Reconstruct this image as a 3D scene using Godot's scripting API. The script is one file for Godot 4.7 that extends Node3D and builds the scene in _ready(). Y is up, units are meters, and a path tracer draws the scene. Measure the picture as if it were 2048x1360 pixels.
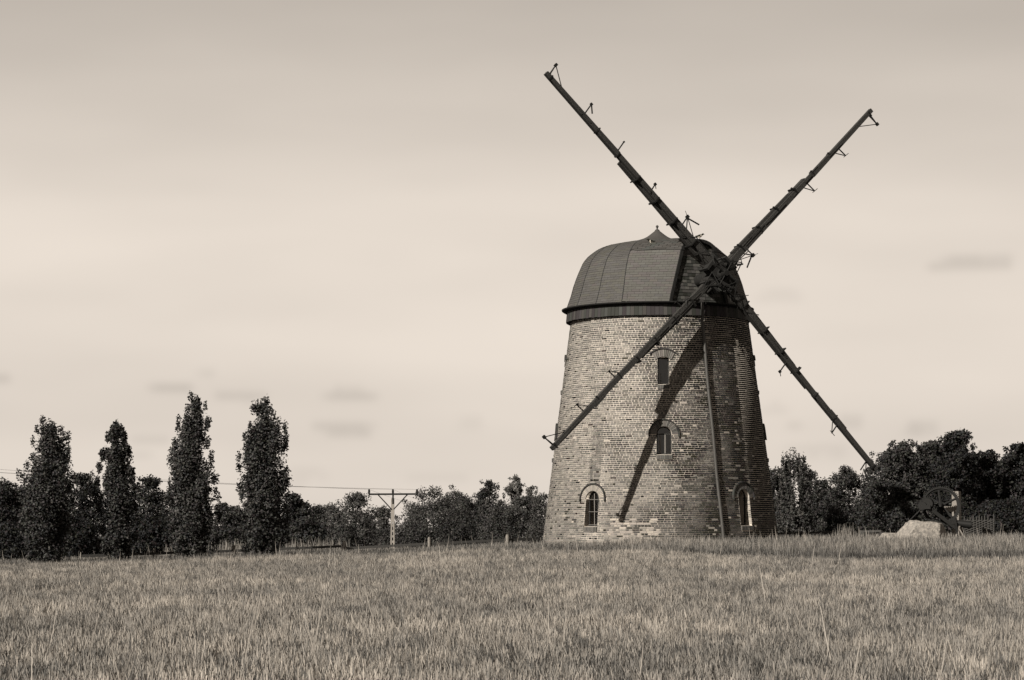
extends Node3D
# A brick tower windmill on a low rise above a stubble field, toned warm grey like an old print.
# y is up, metres; the camera stands at the origin, the mill about 95 m away along -z.

const EYE := 1.6
const AX := Vector3(5.83, 0.0, -95.0)          # the mill's axis
const WALL_BASE := 1.0                          # world height of the lowest course
const WALL_TOP := 10.0
const SLOPE := 0.1300                           # batter of the wall
const FACE := deg_to_rad(27.0)                  # the cap looks this far to the right of the camera
const SUN_AZ := 39.0
const SUN_EL := 32.0

var rng := RandomNumberGenerator.new()
var noise := FastNoiseLite.new()
var used := {}
var M := {}
var wall_windows: Array = []

# ------------------------------------------------------------------ helpers

class MB:
	var v := PackedVector3Array()
	var n := PackedVector3Array()
	var c := PackedColorArray()
	var ix := PackedInt32Array()
	var tone := Color(1, 1, 1)

	func quad(a: Vector3, b: Vector3, cc: Vector3, d: Vector3) -> void:     # counter-clockwise from outside
		var nn := (b - a).cross(cc - a)
		if nn.length_squared() < 1e-16:
			nn = (cc - a).cross(d - a)
		nn = nn.normalized()
		var k := v.size()
		v.append(a); v.append(b); v.append(cc); v.append(d)
		n.append(nn); n.append(nn); n.append(nn); n.append(nn)
		c.append(tone); c.append(tone); c.append(tone); c.append(tone)
		ix.append(k); ix.append(k + 2); ix.append(k + 1)
		ix.append(k); ix.append(k + 3); ix.append(k + 2)

	func tri(a: Vector3, b: Vector3, cc: Vector3) -> void:
		var nn := (b - a).cross(cc - a).normalized()
		var k := v.size()
		v.append(a); v.append(b); v.append(cc)
		n.append(nn); n.append(nn); n.append(nn)
		c.append(tone); c.append(tone); c.append(tone)
		ix.append(k); ix.append(k + 2); ix.append(k + 1)

	# eight corners: p[0..3] the back ring, p[4..7] the front ring, both counter-clockwise from the front
	func hexa(p: Array) -> void:
		quad(p[4], p[5], p[6], p[7])
		quad(p[3], p[2], p[1], p[0])
		for i in 4:
			var j := (i + 1) % 4
			quad(p[i], p[j], p[j + 4], p[i + 4])

	func box(o: Vector3, x: Vector3, y: Vector3, z: Vector3) -> void:       # centre and half axes
		hexa([o - x - y - z, o + x - y - z, o + x + y - z, o - x + y - z,
			o - x - y + z, o + x - y + z, o + x + y + z, o - x + y + z])

	# a bar from a to b, half widths at both ends along w and t
	func bar(a: Vector3, b: Vector3, w: Vector3, t: Vector3, k0 := 1.0, k1 := 1.0) -> void:
		hexa([a - w * k0 - t * k0, a + w * k0 - t * k0, a + w * k0 + t * k0, a - w * k0 + t * k0,
			b - w * k1 - t * k1, b + w * k1 - t * k1, b + w * k1 + t * k1, b - w * k1 + t * k1])

	func tube(pts: Array, radii: Array, sides := 8, capped := true) -> void:
		var rings: Array = []
		var side := Vector3.ZERO
		for i in pts.size():
			var dir: Vector3 = (pts[mini(i + 1, pts.size() - 1)] - pts[maxi(i - 1, 0)]).normalized()
			if side == Vector3.ZERO:
				side = dir.cross(Vector3.UP)
				if side.length() < 0.05:
					side = dir.cross(Vector3.RIGHT)
			side = (side - dir * side.dot(dir)).normalized()
			var other := dir.cross(side)
			var ring := []
			for s in sides:
				var a := TAU * s / sides
				ring.append([pts[i] + (side * cos(a) + other * sin(a)) * radii[i], side * cos(a) + other * sin(a)])
			rings.append(ring)
		for i in rings.size() - 1:
			for s in sides:
				var s2 := (s + 1) % sides
				var k := v.size()
				for e in [rings[i][s], rings[i][s2], rings[i + 1][s2], rings[i + 1][s]]:
					v.append(e[0]); n.append(e[1]); c.append(tone)
				ix.append(k); ix.append(k + 2); ix.append(k + 1)
				ix.append(k); ix.append(k + 3); ix.append(k + 2)
		if capped:
			for e in [0, rings.size() - 1]:
				for s in range(1, sides - 1):
					if e == 0:
						tri(rings[e][0][0], rings[e][s + 1][0], rings[e][s][0])
					else:
						tri(rings[e][0][0], rings[e][s][0], rings[e][s + 1][0])

	func rod(a: Vector3, b: Vector3, r: float, sides := 6) -> void:
		tube([a, b], [r, r], sides)

	# profile of [radius, height] turned round an upright axis through o
	func lathe(o: Vector3, prof: Array, sides := 32) -> void:
		for i in prof.size() - 1:
			for s in sides:
				var a := TAU * s / sides
				var b := TAU * (s + 1) / sides
				var p0 := o + Vector3(cos(a) * prof[i][0], prof[i][1], -sin(a) * prof[i][0])
				var p1 := o + Vector3(cos(b) * prof[i][0], prof[i][1], -sin(b) * prof[i][0])
				var p2 := o + Vector3(cos(b) * prof[i + 1][0], prof[i + 1][1], -sin(b) * prof[i + 1][0])
				var p3 := o + Vector3(cos(a) * prof[i + 1][0], prof[i + 1][1], -sin(a) * prof[i + 1][0])
				quad(p0, p1, p2, p3)

	func mesh(mat: Material) -> ArrayMesh:
		var am := ArrayMesh.new()
		var arr := []
		arr.resize(Mesh.ARRAY_MAX)
		arr[Mesh.ARRAY_VERTEX] = v
		arr[Mesh.ARRAY_NORMAL] = n
		arr[Mesh.ARRAY_COLOR] = c
		arr[Mesh.ARRAY_INDEX] = ix
		am.add_surface_from_arrays(Mesh.PRIMITIVE_TRIANGLES, arr)
		am.surface_set_material(0, mat)
		return am

func tint(l: float) -> Color:                   # linear base colour of reflectance l in the print's warm grey
	l *= 0.84
	var k := clampf(l / 0.25, 0.0, 1.0)
	return Color(l * lerpf(1.02, 1.06, k), l * lerpf(0.97, 0.93, k), l * lerpf(0.90, 0.79, k))

func mat(l: float, rough := 0.85, metal := 0.0, vertex := false) -> StandardMaterial3D:
	var m := StandardMaterial3D.new()
	m.albedo_color = Color.WHITE if vertex else tint(l).linear_to_srgb()
	m.vertex_color_use_as_albedo = vertex
	m.roughness = rough
	m.metallic = metal
	m.metallic_specular = 0.22                   # dry, weathered surfaces
	m.cull_mode = BaseMaterial3D.CULL_DISABLED
	return m

func noise_tex(seed_: int, freq: float, lo: float, hi: float, octaves := 4, as_normal := false, kind := FastNoiseLite.TYPE_SIMPLEX) -> NoiseTexture2D:
	var f := FastNoiseLite.new()
	f.seed = seed_
	f.frequency = freq
	f.noise_type = kind
	f.fractal_octaves = octaves
	var t := NoiseTexture2D.new()
	t.width = 512
	t.height = 512
	t.seamless = true
	t.noise = f
	if as_normal:
		t.as_normal_map = true
		t.bump_strength = 6.0
	else:
		var g := Gradient.new()
		g.set_color(0, tint(lo).linear_to_srgb())
		g.set_color(1, tint(hi).linear_to_srgb())
		t.color_ramp = g
	return t

func grain(m: StandardMaterial3D, tex: NoiseTexture2D, scale_: Vector3, normal: NoiseTexture2D = null, depth := 0.6, world := true) -> StandardMaterial3D:
	m.albedo_color = Color.WHITE
	m.albedo_texture = tex
	m.uv1_triplanar = true
	m.uv1_world_triplanar = world
	m.uv1_scale = scale_
	if normal:
		m.normal_enabled = true
		m.normal_texture = normal
		m.normal_scale = depth
	return m

func numbered(called: String) -> String:
	if not used.has(called):
		used[called] = 0
		return called
	used[called] += 1
	return "%s_%03d" % [called, used[called]]

func thing(called: String, label: String, category: String, at: Vector3, group := "") -> Node3D:
	var o := Node3D.new()
	o.name = numbered(called)
	add_child(o)
	o.position = at
	tag(o, label, category, group)
	return o

func tag(o: Node, label: String, category: String, group := "") -> void:
	o.set_meta("label", label)
	o.set_meta("category", category)
	if group != "":
		o.set_meta("group", group)

func part(called: String, b, m: Material, parent: Node) -> MeshInstance3D:
	var o := MeshInstance3D.new()
	o.name = called
	o.mesh = b.mesh(m) if b is MB else b
	parent.add_child(o, true)
	return o

func hold(called: String, parent: Node) -> Node3D:
	var o := Node3D.new()
	o.name = called
	parent.add_child(o, true)
	return o

func rise(x: float, d: float) -> float:         # the lie of the land: low at the camera, a gentle crest at the mill, then a drop
	var xc := clampf(x, -30.0, 30.0)
	var crest := -0.56 + 0.020 * xc - 0.0004 * xc * xc + EYE
	crest -= 0.13 * (1.0 - smoothstep(-6.0, 1.5, x))
	var t := clampf(d / 85.0, 0.0, 1.0)
	var h := crest * t
	h -= 5.2 * smoothstep(98.0, 140.0, d)
	return h + 0.05 * noise.get_noise_2d(x * 4.0, d * 4.0) * smoothstep(8.0, 20.0, d)

func spot(px: float, d: float) -> Vector3:      # on the ground at distance d, px in the photograph's columns
	var x := (px - 1024.0) / 4823.0 * d
	return Vector3(x, rise(x, d), -d)

func high(py: float, d: float) -> float:        # the height seen at row py at distance d
	return EYE + (1068.0 - py) / 4823.0 * d

# ------------------------------------------------------------------ the scene

func _ready() -> void:
	rng.seed = 7
	noise.seed = 3
	noise.frequency = 0.02
	make_camera_and_light()
	make_materials()
	make_ground()
	make_windmill()
	make_trees()
	make_fence()
	make_power_line()
	make_yard()
	make_birds()
	make_field()

func make_camera_and_light() -> void:
	var cam := Camera3D.new()
	cam.name = "camera"
	add_child(cam)
	cam.position = Vector3(0, EYE, 0)
	cam.rotation = Vector3(atan(388.0 / 4823.0), 0, 0)
	cam.fov = rad_to_deg(2.0 * atan(680.0 / 4823.0))
	cam.near = 0.2
	cam.far = 9000.0
	cam.current = true

	var env := Environment.new()
	env.background_mode = Environment.BG_SKY
	env.tonemap_mode = Environment.TONE_MAPPER_LINEAR
	env.tonemap_exposure = 1.7
	env.sdfgi_enabled = true
	env.ssao_enabled = true
	env.ssil_enabled = true
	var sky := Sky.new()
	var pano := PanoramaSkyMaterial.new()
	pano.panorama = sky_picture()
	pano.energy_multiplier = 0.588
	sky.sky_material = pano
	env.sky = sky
	var we := WorldEnvironment.new()
	we.name = "world_environment"
	we.environment = env
	add_child(we)

	var sun := DirectionalLight3D.new()
	sun.name = "sun"
	add_child(sun)
	var az := deg_to_rad(SUN_AZ)
	var el := deg_to_rad(SUN_EL)
	var travel := Vector3(sin(az) * cos(el), -sin(el), -cos(az) * cos(el))
	sun.look_at_from_position(-travel * 100.0, Vector3.ZERO, Vector3.UP)
	sun.light_energy = 1.6
	sun.light_color = Color(1.0, 0.985, 0.955)
	sun.light_angular_distance = 0.5
	sun.shadow_enabled = true

func sky_picture() -> ImageTexture:
	# rows run from the zenith down to the nadir; brightest low down, deepening upwards; thin streaks and small low clouds
	var w := 2048
	var h := 1024
	var data := PackedFloat32Array()
	data.resize(w * h * 3)
	var streak := FastNoiseLite.new()
	streak.seed = 11
	streak.frequency = 0.012
	streak.fractal_octaves = 4
	var edge := FastNoiseLite.new()
	edge.seed = 5
	edge.frequency = 0.11
	edge.fractal_octaves = 3
	# small low clouds: azimuth and height in degrees (0 = straight ahead), half width, half height, strength
	var puffs := []
	for p in [[350, 782, 48, 11, 1.0], [482, 800, 58, 11, .8], [695, 793, 62, 12, .9], [695, 861, 88, 9, .8], [298, 884, 44, 9, .6],
			[285, 914, 26, 10, .5], [415, 754, 20, 6, .5], [940, 848, 40, 7, .3], [1700, 848, 36, 9, .6], [1830, 862, 46, 10, .7], [1590, 854, 22, 8, .5],
			[1545, 821, 36, 8, .4], [1560, 597, 60, 12, .35], [1930, 541, 90, 14, .8], [1985, 530, 40, 13, .6], [8, 770, 24, 9, .9], [620, 950, 60, 10, .35], [880, 958, 70, 9, .3], [1640, 905, 90, 10, .35], [560, 975, 70, 8, .3]]:
		puffs.append([rad_to_deg((p[0] - 1024.0) / 4823.0), rad_to_deg((1068.0 - p[1]) / 4823.0), rad_to_deg(p[2] / 4823.0), rad_to_deg(p[3] / 4823.0), p[4]])
	var r := RandomNumberGenerator.new()
	r.seed = 21
	for k in 190:                               # the same small clouds go on all round the horizon
		var a := r.randf_range(13.5, 346.5)
		puffs.append([a if a < 180.0 else a - 360.0, r.randf_range(0.9, 6.5), r.randf_range(.3, 1.1), r.randf_range(.09, .17), r.randf_range(.4, 1.0)])
	var dark := PackedFloat32Array()
	dark.resize(w * h)
	for p in puffs:
		var cx: float = p[0] / 360.0 * w       # straight ahead is the first column
		var cy: float = (90.0 - p[1]) / 180.0 * h
		var hw: float = p[2] / 360.0 * w
		var hh: float = maxf(p[3] / 180.0 * h, 0.75)
		for y in range(int(cy - hh * 2.2), int(cy + hh * 2.2) + 1):
			for x in range(int(cx - hw * 1.6), int(cx + hw * 1.6) + 1):
				var u: float = (x + .5 - cx) / hw
				var vv: float = (y + .5 - cy) / hh
				var s: float = 1.0 - u * u - vv * vv * (0.6 if vv < 0.0 else 1.3) + 0.55 * edge.get_noise_2d(x * 3.0, y * 6.0)
				var at := y * w + posmod(x, w)
				dark[at] = maxf(dark[at], smoothstep(0.0, 0.5, s) * p[4])
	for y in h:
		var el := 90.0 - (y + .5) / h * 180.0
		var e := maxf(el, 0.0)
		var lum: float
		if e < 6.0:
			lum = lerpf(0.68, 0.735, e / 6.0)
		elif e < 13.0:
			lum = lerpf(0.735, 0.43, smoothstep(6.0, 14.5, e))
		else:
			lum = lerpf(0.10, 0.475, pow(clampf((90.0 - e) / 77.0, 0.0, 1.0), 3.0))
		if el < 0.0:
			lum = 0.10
		for x in w:
			var q := lum
			if el > 0.0 and el < 50.0:
				q *= 1.0 + 0.12 * streak.get_noise_3d(cos(TAU * x / w) * 260.0, (el + 0.25 * sin(x * 0.02)) * 24.0, sin(TAU * x / w) * 260.0)
				q *= 1.0 - 0.20 * dark[y * w + x]
			var at := (y * w + x) * 3
			data[at] = q * 1.085
			data[at + 1] = q * 0.97
			data[at + 2] = q * 0.855
	return ImageTexture.create_from_image(Image.create_from_data(w, h, false, Image.FORMAT_RGBF, data.to_byte_array()))

func make_materials() -> void:
	M.vertex = mat(0, 0.9, 0.0, true)
	M.leaf = mat(0, 0.7, 0.0, true)
	M.leaf.metallic_specular = 0.3
	M.leaf.backlight = Color(0.12, 0.12, 0.11)
	M.blade = mat(0, 0.75, 0.0, true)
	M.blade.backlight = Color(0.25, 0.24, 0.22)
	M.brick = mat(0, 0.92, 0.0, true)
	M.mortar = grain(mat(.5, 0.95), noise_tex(2, 0.02, .44, .64), Vector3(1.3, 1.3, 1.3), noise_tex(3, 0.08, 0, 1, 4, true), 0.5)
	M.shingle = mat(0, 0.8, 0.0, true)
	M.underlay = mat(.055, .9)
	M.tar = grain(mat(.03, .7), noise_tex(4, 0.03, .010, .028), Vector3(1, .2, 1))
	M.board = mat(0, .85, 0.0, true)
	M.beam = grain(mat(.06, .8), noise_tex(5, 0.03, .004, .10, 5), Vector3(1.6, 1.6, 1.6), noise_tex(6, 0.05, 0, 1, 4, true), 0.8)
	M.iron = grain(mat(.03, .6, .3), noise_tex(7, 0.04, .010, .026), Vector3(3, 3, 3))
	M.rust = grain(mat(.05, .8), noise_tex(8, 0.05, .010, .034), Vector3(4, 4, 4), noise_tex(9, 0.1, 0, 1, 3, true), 0.4)
	M.pipe = mat(.07, .5, .3)
	M.frame = mat(.025, .6)
	M.pale_frame = mat(.15, .7)
	M.sill = mat(0, .85, 0.0, true)
	M.bark = grain(mat(.05, .95), noise_tex(10, 0.03, .02, .07), Vector3(2, .6, 2))
	M.stone = grain(mat(.3, .95), noise_tex(12, 0.016, .10, .36, 6), Vector3(.8, .8, .8), noise_tex(13, 0.03, 0, 1, 5, true), 1.0)
	M.old_wood = grain(mat(.2, .9), noise_tex(14, 0.03, .11, .30, 5), Vector3(3, .5, 3), noise_tex(15, 0.06, 0, 1, 4, true), 0.7)
	M.dark_wood = grain(mat(.1, .9), noise_tex(16, 0.03, .03, .09, 5), Vector3(1.2, 3, 3))
	M.concrete = grain(mat(.3, .95), noise_tex(17, 0.03, .17, .28), Vector3(1, 1, 1))
	M.ceramic = mat(.015, .25)
	M.wire = mat(.03, .5, .5)
	M.soil = grain(mat(.1, 1.0), noise_tex(18, 0.02, .02, .065, 6), Vector3(.5, .5, .5), noise_tex(19, 0.05, 0, 1, 4, true), 1.0)
	var g := StandardMaterial3D.new()
	g.albedo_color = Color(.02, .019, .017, .45)
	g.transparency = BaseMaterial3D.TRANSPARENCY_ALPHA
	g.roughness = 0.05
	g.metallic_specular = 0.5
	M.glass = g

func make_ground() -> void:
	var b := MB.new()
	var xs := []
	var ds := []
	for k in range(-36, 37):
		xs.append(k * 1.2)
	for e in [60.0, 90.0, 150.0, 300.0, 800.0, 2500.0, 6000.0]:
		xs.append(e)
		xs.push_front(-e)
	for e in [-3000.0, -500.0, -100.0, -20.0]:
		ds.append(e)
	for k in range(0, 128):
		ds.append(k * 1.3)
	for e in [180.0, 230.0, 320.0, 600.0, 1500.0, 4000.0, 7000.0]:
		ds.append(e)
	for j in ds.size():
		for i in xs.size():
			var x: float = xs[i]
			var d: float = ds[j]
			b.v.append(Vector3(x, rise(x, d), -d))
			b.n.append(Vector3(rise(x - .5, d) - rise(x + .5, d), 1.0, rise(x, d + .5) - rise(x, d - .5)).normalized())
			b.c.append(Color.WHITE)
	var w := xs.size()
	for j in ds.size() - 1:
		for i in w - 1:
			var k := j * w + i
			for q in [k, k + w, k + 1, k + 1, k + w, k + w + 1]:
				b.ix.append(q)
	var o := part("ground", b, M.soil, self)
	o.set_meta("kind", "structure")
	o.set_meta("label", "earth of the stubble field and the rise under the windmill")

# ------------------------------------------------------------------ the windmill

func wall_r(y: float) -> float:
	return 4.64 - (y - 1.25) * SLOPE

func on_wall(theta: float, y: float, out := 0.0) -> Vector3:
	var r := wall_r(y) + out
	return Vector3(sin(theta) * r, y, cos(theta) * r)

func window_half(w: Dictionary, y: float, grow := 0.0) -> float:     # half width of the opening at that height
	if y < w.sill - grow or y > w.top + grow:
		return -1.0
	if y <= w.spring:
		return w.half + grow
	if w.round:
		var q: float = (w.half + grow) * (w.half + grow) - (y - w.spring) * (y - w.spring)
		return sqrt(q) if q > 0.0 else -1.0
	return w.half + grow * 0.9

func make_windmill() -> void:
	var mill := thing("windmill", "round brick tower windmill with dark domed cap and four bare sail spars", "windmill", Vector3(AX.x, 0, AX.z))
	# angle round the wall, sill, spring and top of each opening, half width
	wall_windows = [
		{"a": deg_to_rad(-1.4), "sill": 7.25, "spring": 8.22, "top": 8.28, "half": .22, "round": false, "style": "casement"},
		{"a": deg_to_rad(-1.4), "sill": 4.58, "spring": 5.36, "top": 5.65, "half": .29, "round": true, "style": "sash"},
		{"a": deg_to_rad(-39.0), "sill": 1.88, "spring": 2.92, "top": 3.23, "half": .31, "round": true, "style": "grille"},
		{"a": deg_to_rad(42.4), "sill": 1.92, "spring": 3.0, "top": 3.31, "half": .31, "round": true, "style": "open"},
		{"a": deg_to_rad(-89.0), "sill": 4.58, "spring": 5.36, "top": 5.65, "half": .29, "round": true, "style": "sash"},
		{"a": deg_to_rad(91.0), "sill": 4.58, "spring": 5.36, "top": 5.65, "half": .29, "round": true, "style": "sash"},
		{"a": deg_to_rad(-89.0), "sill": 7.25, "spring": 8.22, "top": 8.28, "half": .22, "round": false, "style": "casement"},
		{"a": deg_to_rad(91.0), "sill": 7.25, "spring": 8.22, "top": 8.28, "half": .22, "round": false, "style": "casement"},
	]
	make_tower(mill)
	for w in wall_windows:
		make_window(mill, w)
	make_cap(mill)
	make_sails(mill)
	make_downpipe(mill)

func make_tower(mill: Node3D) -> void:
	var tower := hold("tower", mill)
	# the body of the wall: mortar, hollow, with the openings cut through
	var core := CSGCombiner3D.new()
	core.name = "mortar_wall"
	tower.add_child(core)
	var ring := CSGPolygon3D.new()
	ring.name = "wall_ring"
	ring.mode = CSGPolygon3D.MODE_SPIN
	ring.spin_sides = 128
	ring.polygon = PackedVector2Array([Vector2(wall_r(0.4) - .62, 0.4), Vector2(wall_r(0.4) - .012, 0.4), Vector2(wall_r(WALL_TOP) - .012, WALL_TOP), Vector2(wall_r(WALL_TOP) - .55, WALL_TOP)])
	ring.material = M.mortar
	ring.smooth_faces = true
	core.add_child(ring)
	for w in wall_windows:
		var dir := Vector3(sin(w.a), 0, cos(w.a))
		var cut := CSGBox3D.new()
		cut.name = "opening"
		cut.operation = CSGShape3D.OPERATION_SUBTRACTION
		var up: float = (w.spring if w.round else w.top) - w.sill
		cut.size = Vector3(w.half * 2.0, up, 2.2)
		cut.transform = Transform3D(Basis(Vector3.UP, w.a), dir * (wall_r(w.sill) - .3) + Vector3(0, w.sill + up * .5, 0))
		cut.material = M.mortar
		core.add_child(cut, true)
		if w.round:
			var arch := CSGCylinder3D.new()
			arch.name = "opening_arch"
			arch.operation = CSGShape3D.OPERATION_SUBTRACTION
			arch.radius = w.half
			arch.height = 2.2
			arch.sides = 24
			arch.transform = Transform3D(Basis(Vector3.UP, w.a) * Basis(Vector3.RIGHT, PI / 2), dir * (wall_r(w.spring) - .3) + Vector3(0, w.spring, 0))
			arch.material = M.mortar
			core.add_child(arch, true)
	# bricks: stretcher and header courses by turns, each brick a little proud of the joints
	var b := MB.new()
	var ch := 0.0787
	var n_courses := int((WALL_TOP - WALL_BASE) / ch)
	var patch := FastNoiseLite.new()
	patch.seed = 31
	patch.frequency = 0.55
	patch.fractal_octaves = 3
	var shared := {}
	var singles := 0
	for i in n_courses:
		var y0 := WALL_BASE + i * ch
		var ym := y0 + ch * .5
		var r := wall_r(ym)
		var pitch := 0.262 if i % 2 == 0 else 0.131
		var count := int(round(TAU * r / pitch))
		var shift := rng.randf_range(-.03, .03) + (0.5 if i % 4 == 2 else (0.25 if i % 2 == 1 else 0.0))
		for k in count:
			var t0 := TAU * (k + shift) / count - PI
			var t1 := TAU * (k + 1 + shift) / count - PI
			var tm := wrapf((t0 + t1) * .5, -PI, PI)
			var g := 0.0100 / r
			t0 += g * rng.randf_range(.7, 1.3)
			t1 -= g * rng.randf_range(.7, 1.3)
			# cut back at the openings and their arches
			var gone := false
			for w in wall_windows:
				var dt := angle_difference(w.a, tm)
				if absf(dt) > 0.3:
					continue
				var hw := window_half(w, ym)
				if ym > w.spring - 0.02:
					if w.round:
						hw = maxf(hw, sqrt(maxf((w.half + .30) * (w.half + .30) - pow(ym - w.spring, 2), 0.0))) if ym < w.spring + w.half + .30 else hw
					elif ym < w.top + .31:
						hw = w.half + .02 + maxf(ym - w.spring, 0.0) * .62
				elif ym < w.sill and ym > w.sill - .20:
					hw = w.half + .02
				if hw <= 0.0:
					continue
				var lim := (hw + .004) / r
				var a0 := dt - (tm - t0) if absf(tm - t0) < 1.0 else dt - (t1 - t0) * .5
				var a1 := a0 + (t1 - t0)
				if a0 > -lim and a1 < lim:
					gone = true
				elif a0 < -lim and a1 > -lim:
					t1 -= a1 + lim
				elif a0 < lim and a1 > lim:
					t0 += lim - a0
			if gone or (t1 - t0) * r < 0.03:
				continue
			# tone of the brick: weathered patches, darker to the right partly as painted shade, and brick-to-brick spread
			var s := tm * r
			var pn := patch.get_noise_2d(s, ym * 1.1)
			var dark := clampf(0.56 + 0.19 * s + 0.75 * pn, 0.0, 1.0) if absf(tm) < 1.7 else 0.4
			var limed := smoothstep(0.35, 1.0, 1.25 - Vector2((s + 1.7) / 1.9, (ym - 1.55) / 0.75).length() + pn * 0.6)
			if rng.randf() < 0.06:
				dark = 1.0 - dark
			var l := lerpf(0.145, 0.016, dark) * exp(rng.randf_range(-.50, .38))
			if rng.randf() < limed * .55 or rng.randf() < 0.012:
				l = rng.randf_range(.18, .32)
			var proud := rng.randf_range(-.003, .006)
			var ya := y0 + .0095 + rng.randf_range(-.0015, .0015)
			var yb := y0 + ch - .0095 + rng.randf_range(-.0015, .0015)
			if i % 2 == 0 and i < 26 and absf(tm) < 0.56 and singles < 300 and absf((t1 - t0) * r - .2415) < .006:
				singles += 1
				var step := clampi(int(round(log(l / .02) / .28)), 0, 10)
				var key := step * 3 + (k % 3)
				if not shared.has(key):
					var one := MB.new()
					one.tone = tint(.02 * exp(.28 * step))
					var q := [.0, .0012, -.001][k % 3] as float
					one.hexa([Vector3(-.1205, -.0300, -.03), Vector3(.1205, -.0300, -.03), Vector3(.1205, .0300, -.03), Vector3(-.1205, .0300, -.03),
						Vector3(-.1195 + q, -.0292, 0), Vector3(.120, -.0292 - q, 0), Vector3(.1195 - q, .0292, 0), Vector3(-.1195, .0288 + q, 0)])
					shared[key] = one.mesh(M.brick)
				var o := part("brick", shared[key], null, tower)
				o.transform = Transform3D(Basis(Vector3.UP, tm) * Basis(Vector3.RIGHT, -atan(SLOPE)), on_wall(tm, ym, proud))
				continue
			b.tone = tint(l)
			var r0 := wall_r(ya) + proud
			var r1 := wall_r(yb) + proud
			var c0 := Vector3(sin(t0), 0, cos(t0))
			var c1 := Vector3(sin(t1), 0, cos(t1))
			var f0 := c0 * r0 + Vector3(0, ya, 0)
			var f1 := c1 * r0 + Vector3(0, ya, 0)
			var f2 := c1 * r1 + Vector3(0, yb, 0)
			var f3 := c0 * r1 + Vector3(0, yb, 0)
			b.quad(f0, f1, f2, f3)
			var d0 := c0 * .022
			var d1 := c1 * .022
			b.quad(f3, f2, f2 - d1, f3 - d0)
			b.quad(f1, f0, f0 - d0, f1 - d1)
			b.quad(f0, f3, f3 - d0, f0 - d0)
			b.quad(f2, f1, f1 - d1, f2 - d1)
	var rest := part("brickwork", b, M.brick, tower)
	rest.set_meta("kind", "stuff")

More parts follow.
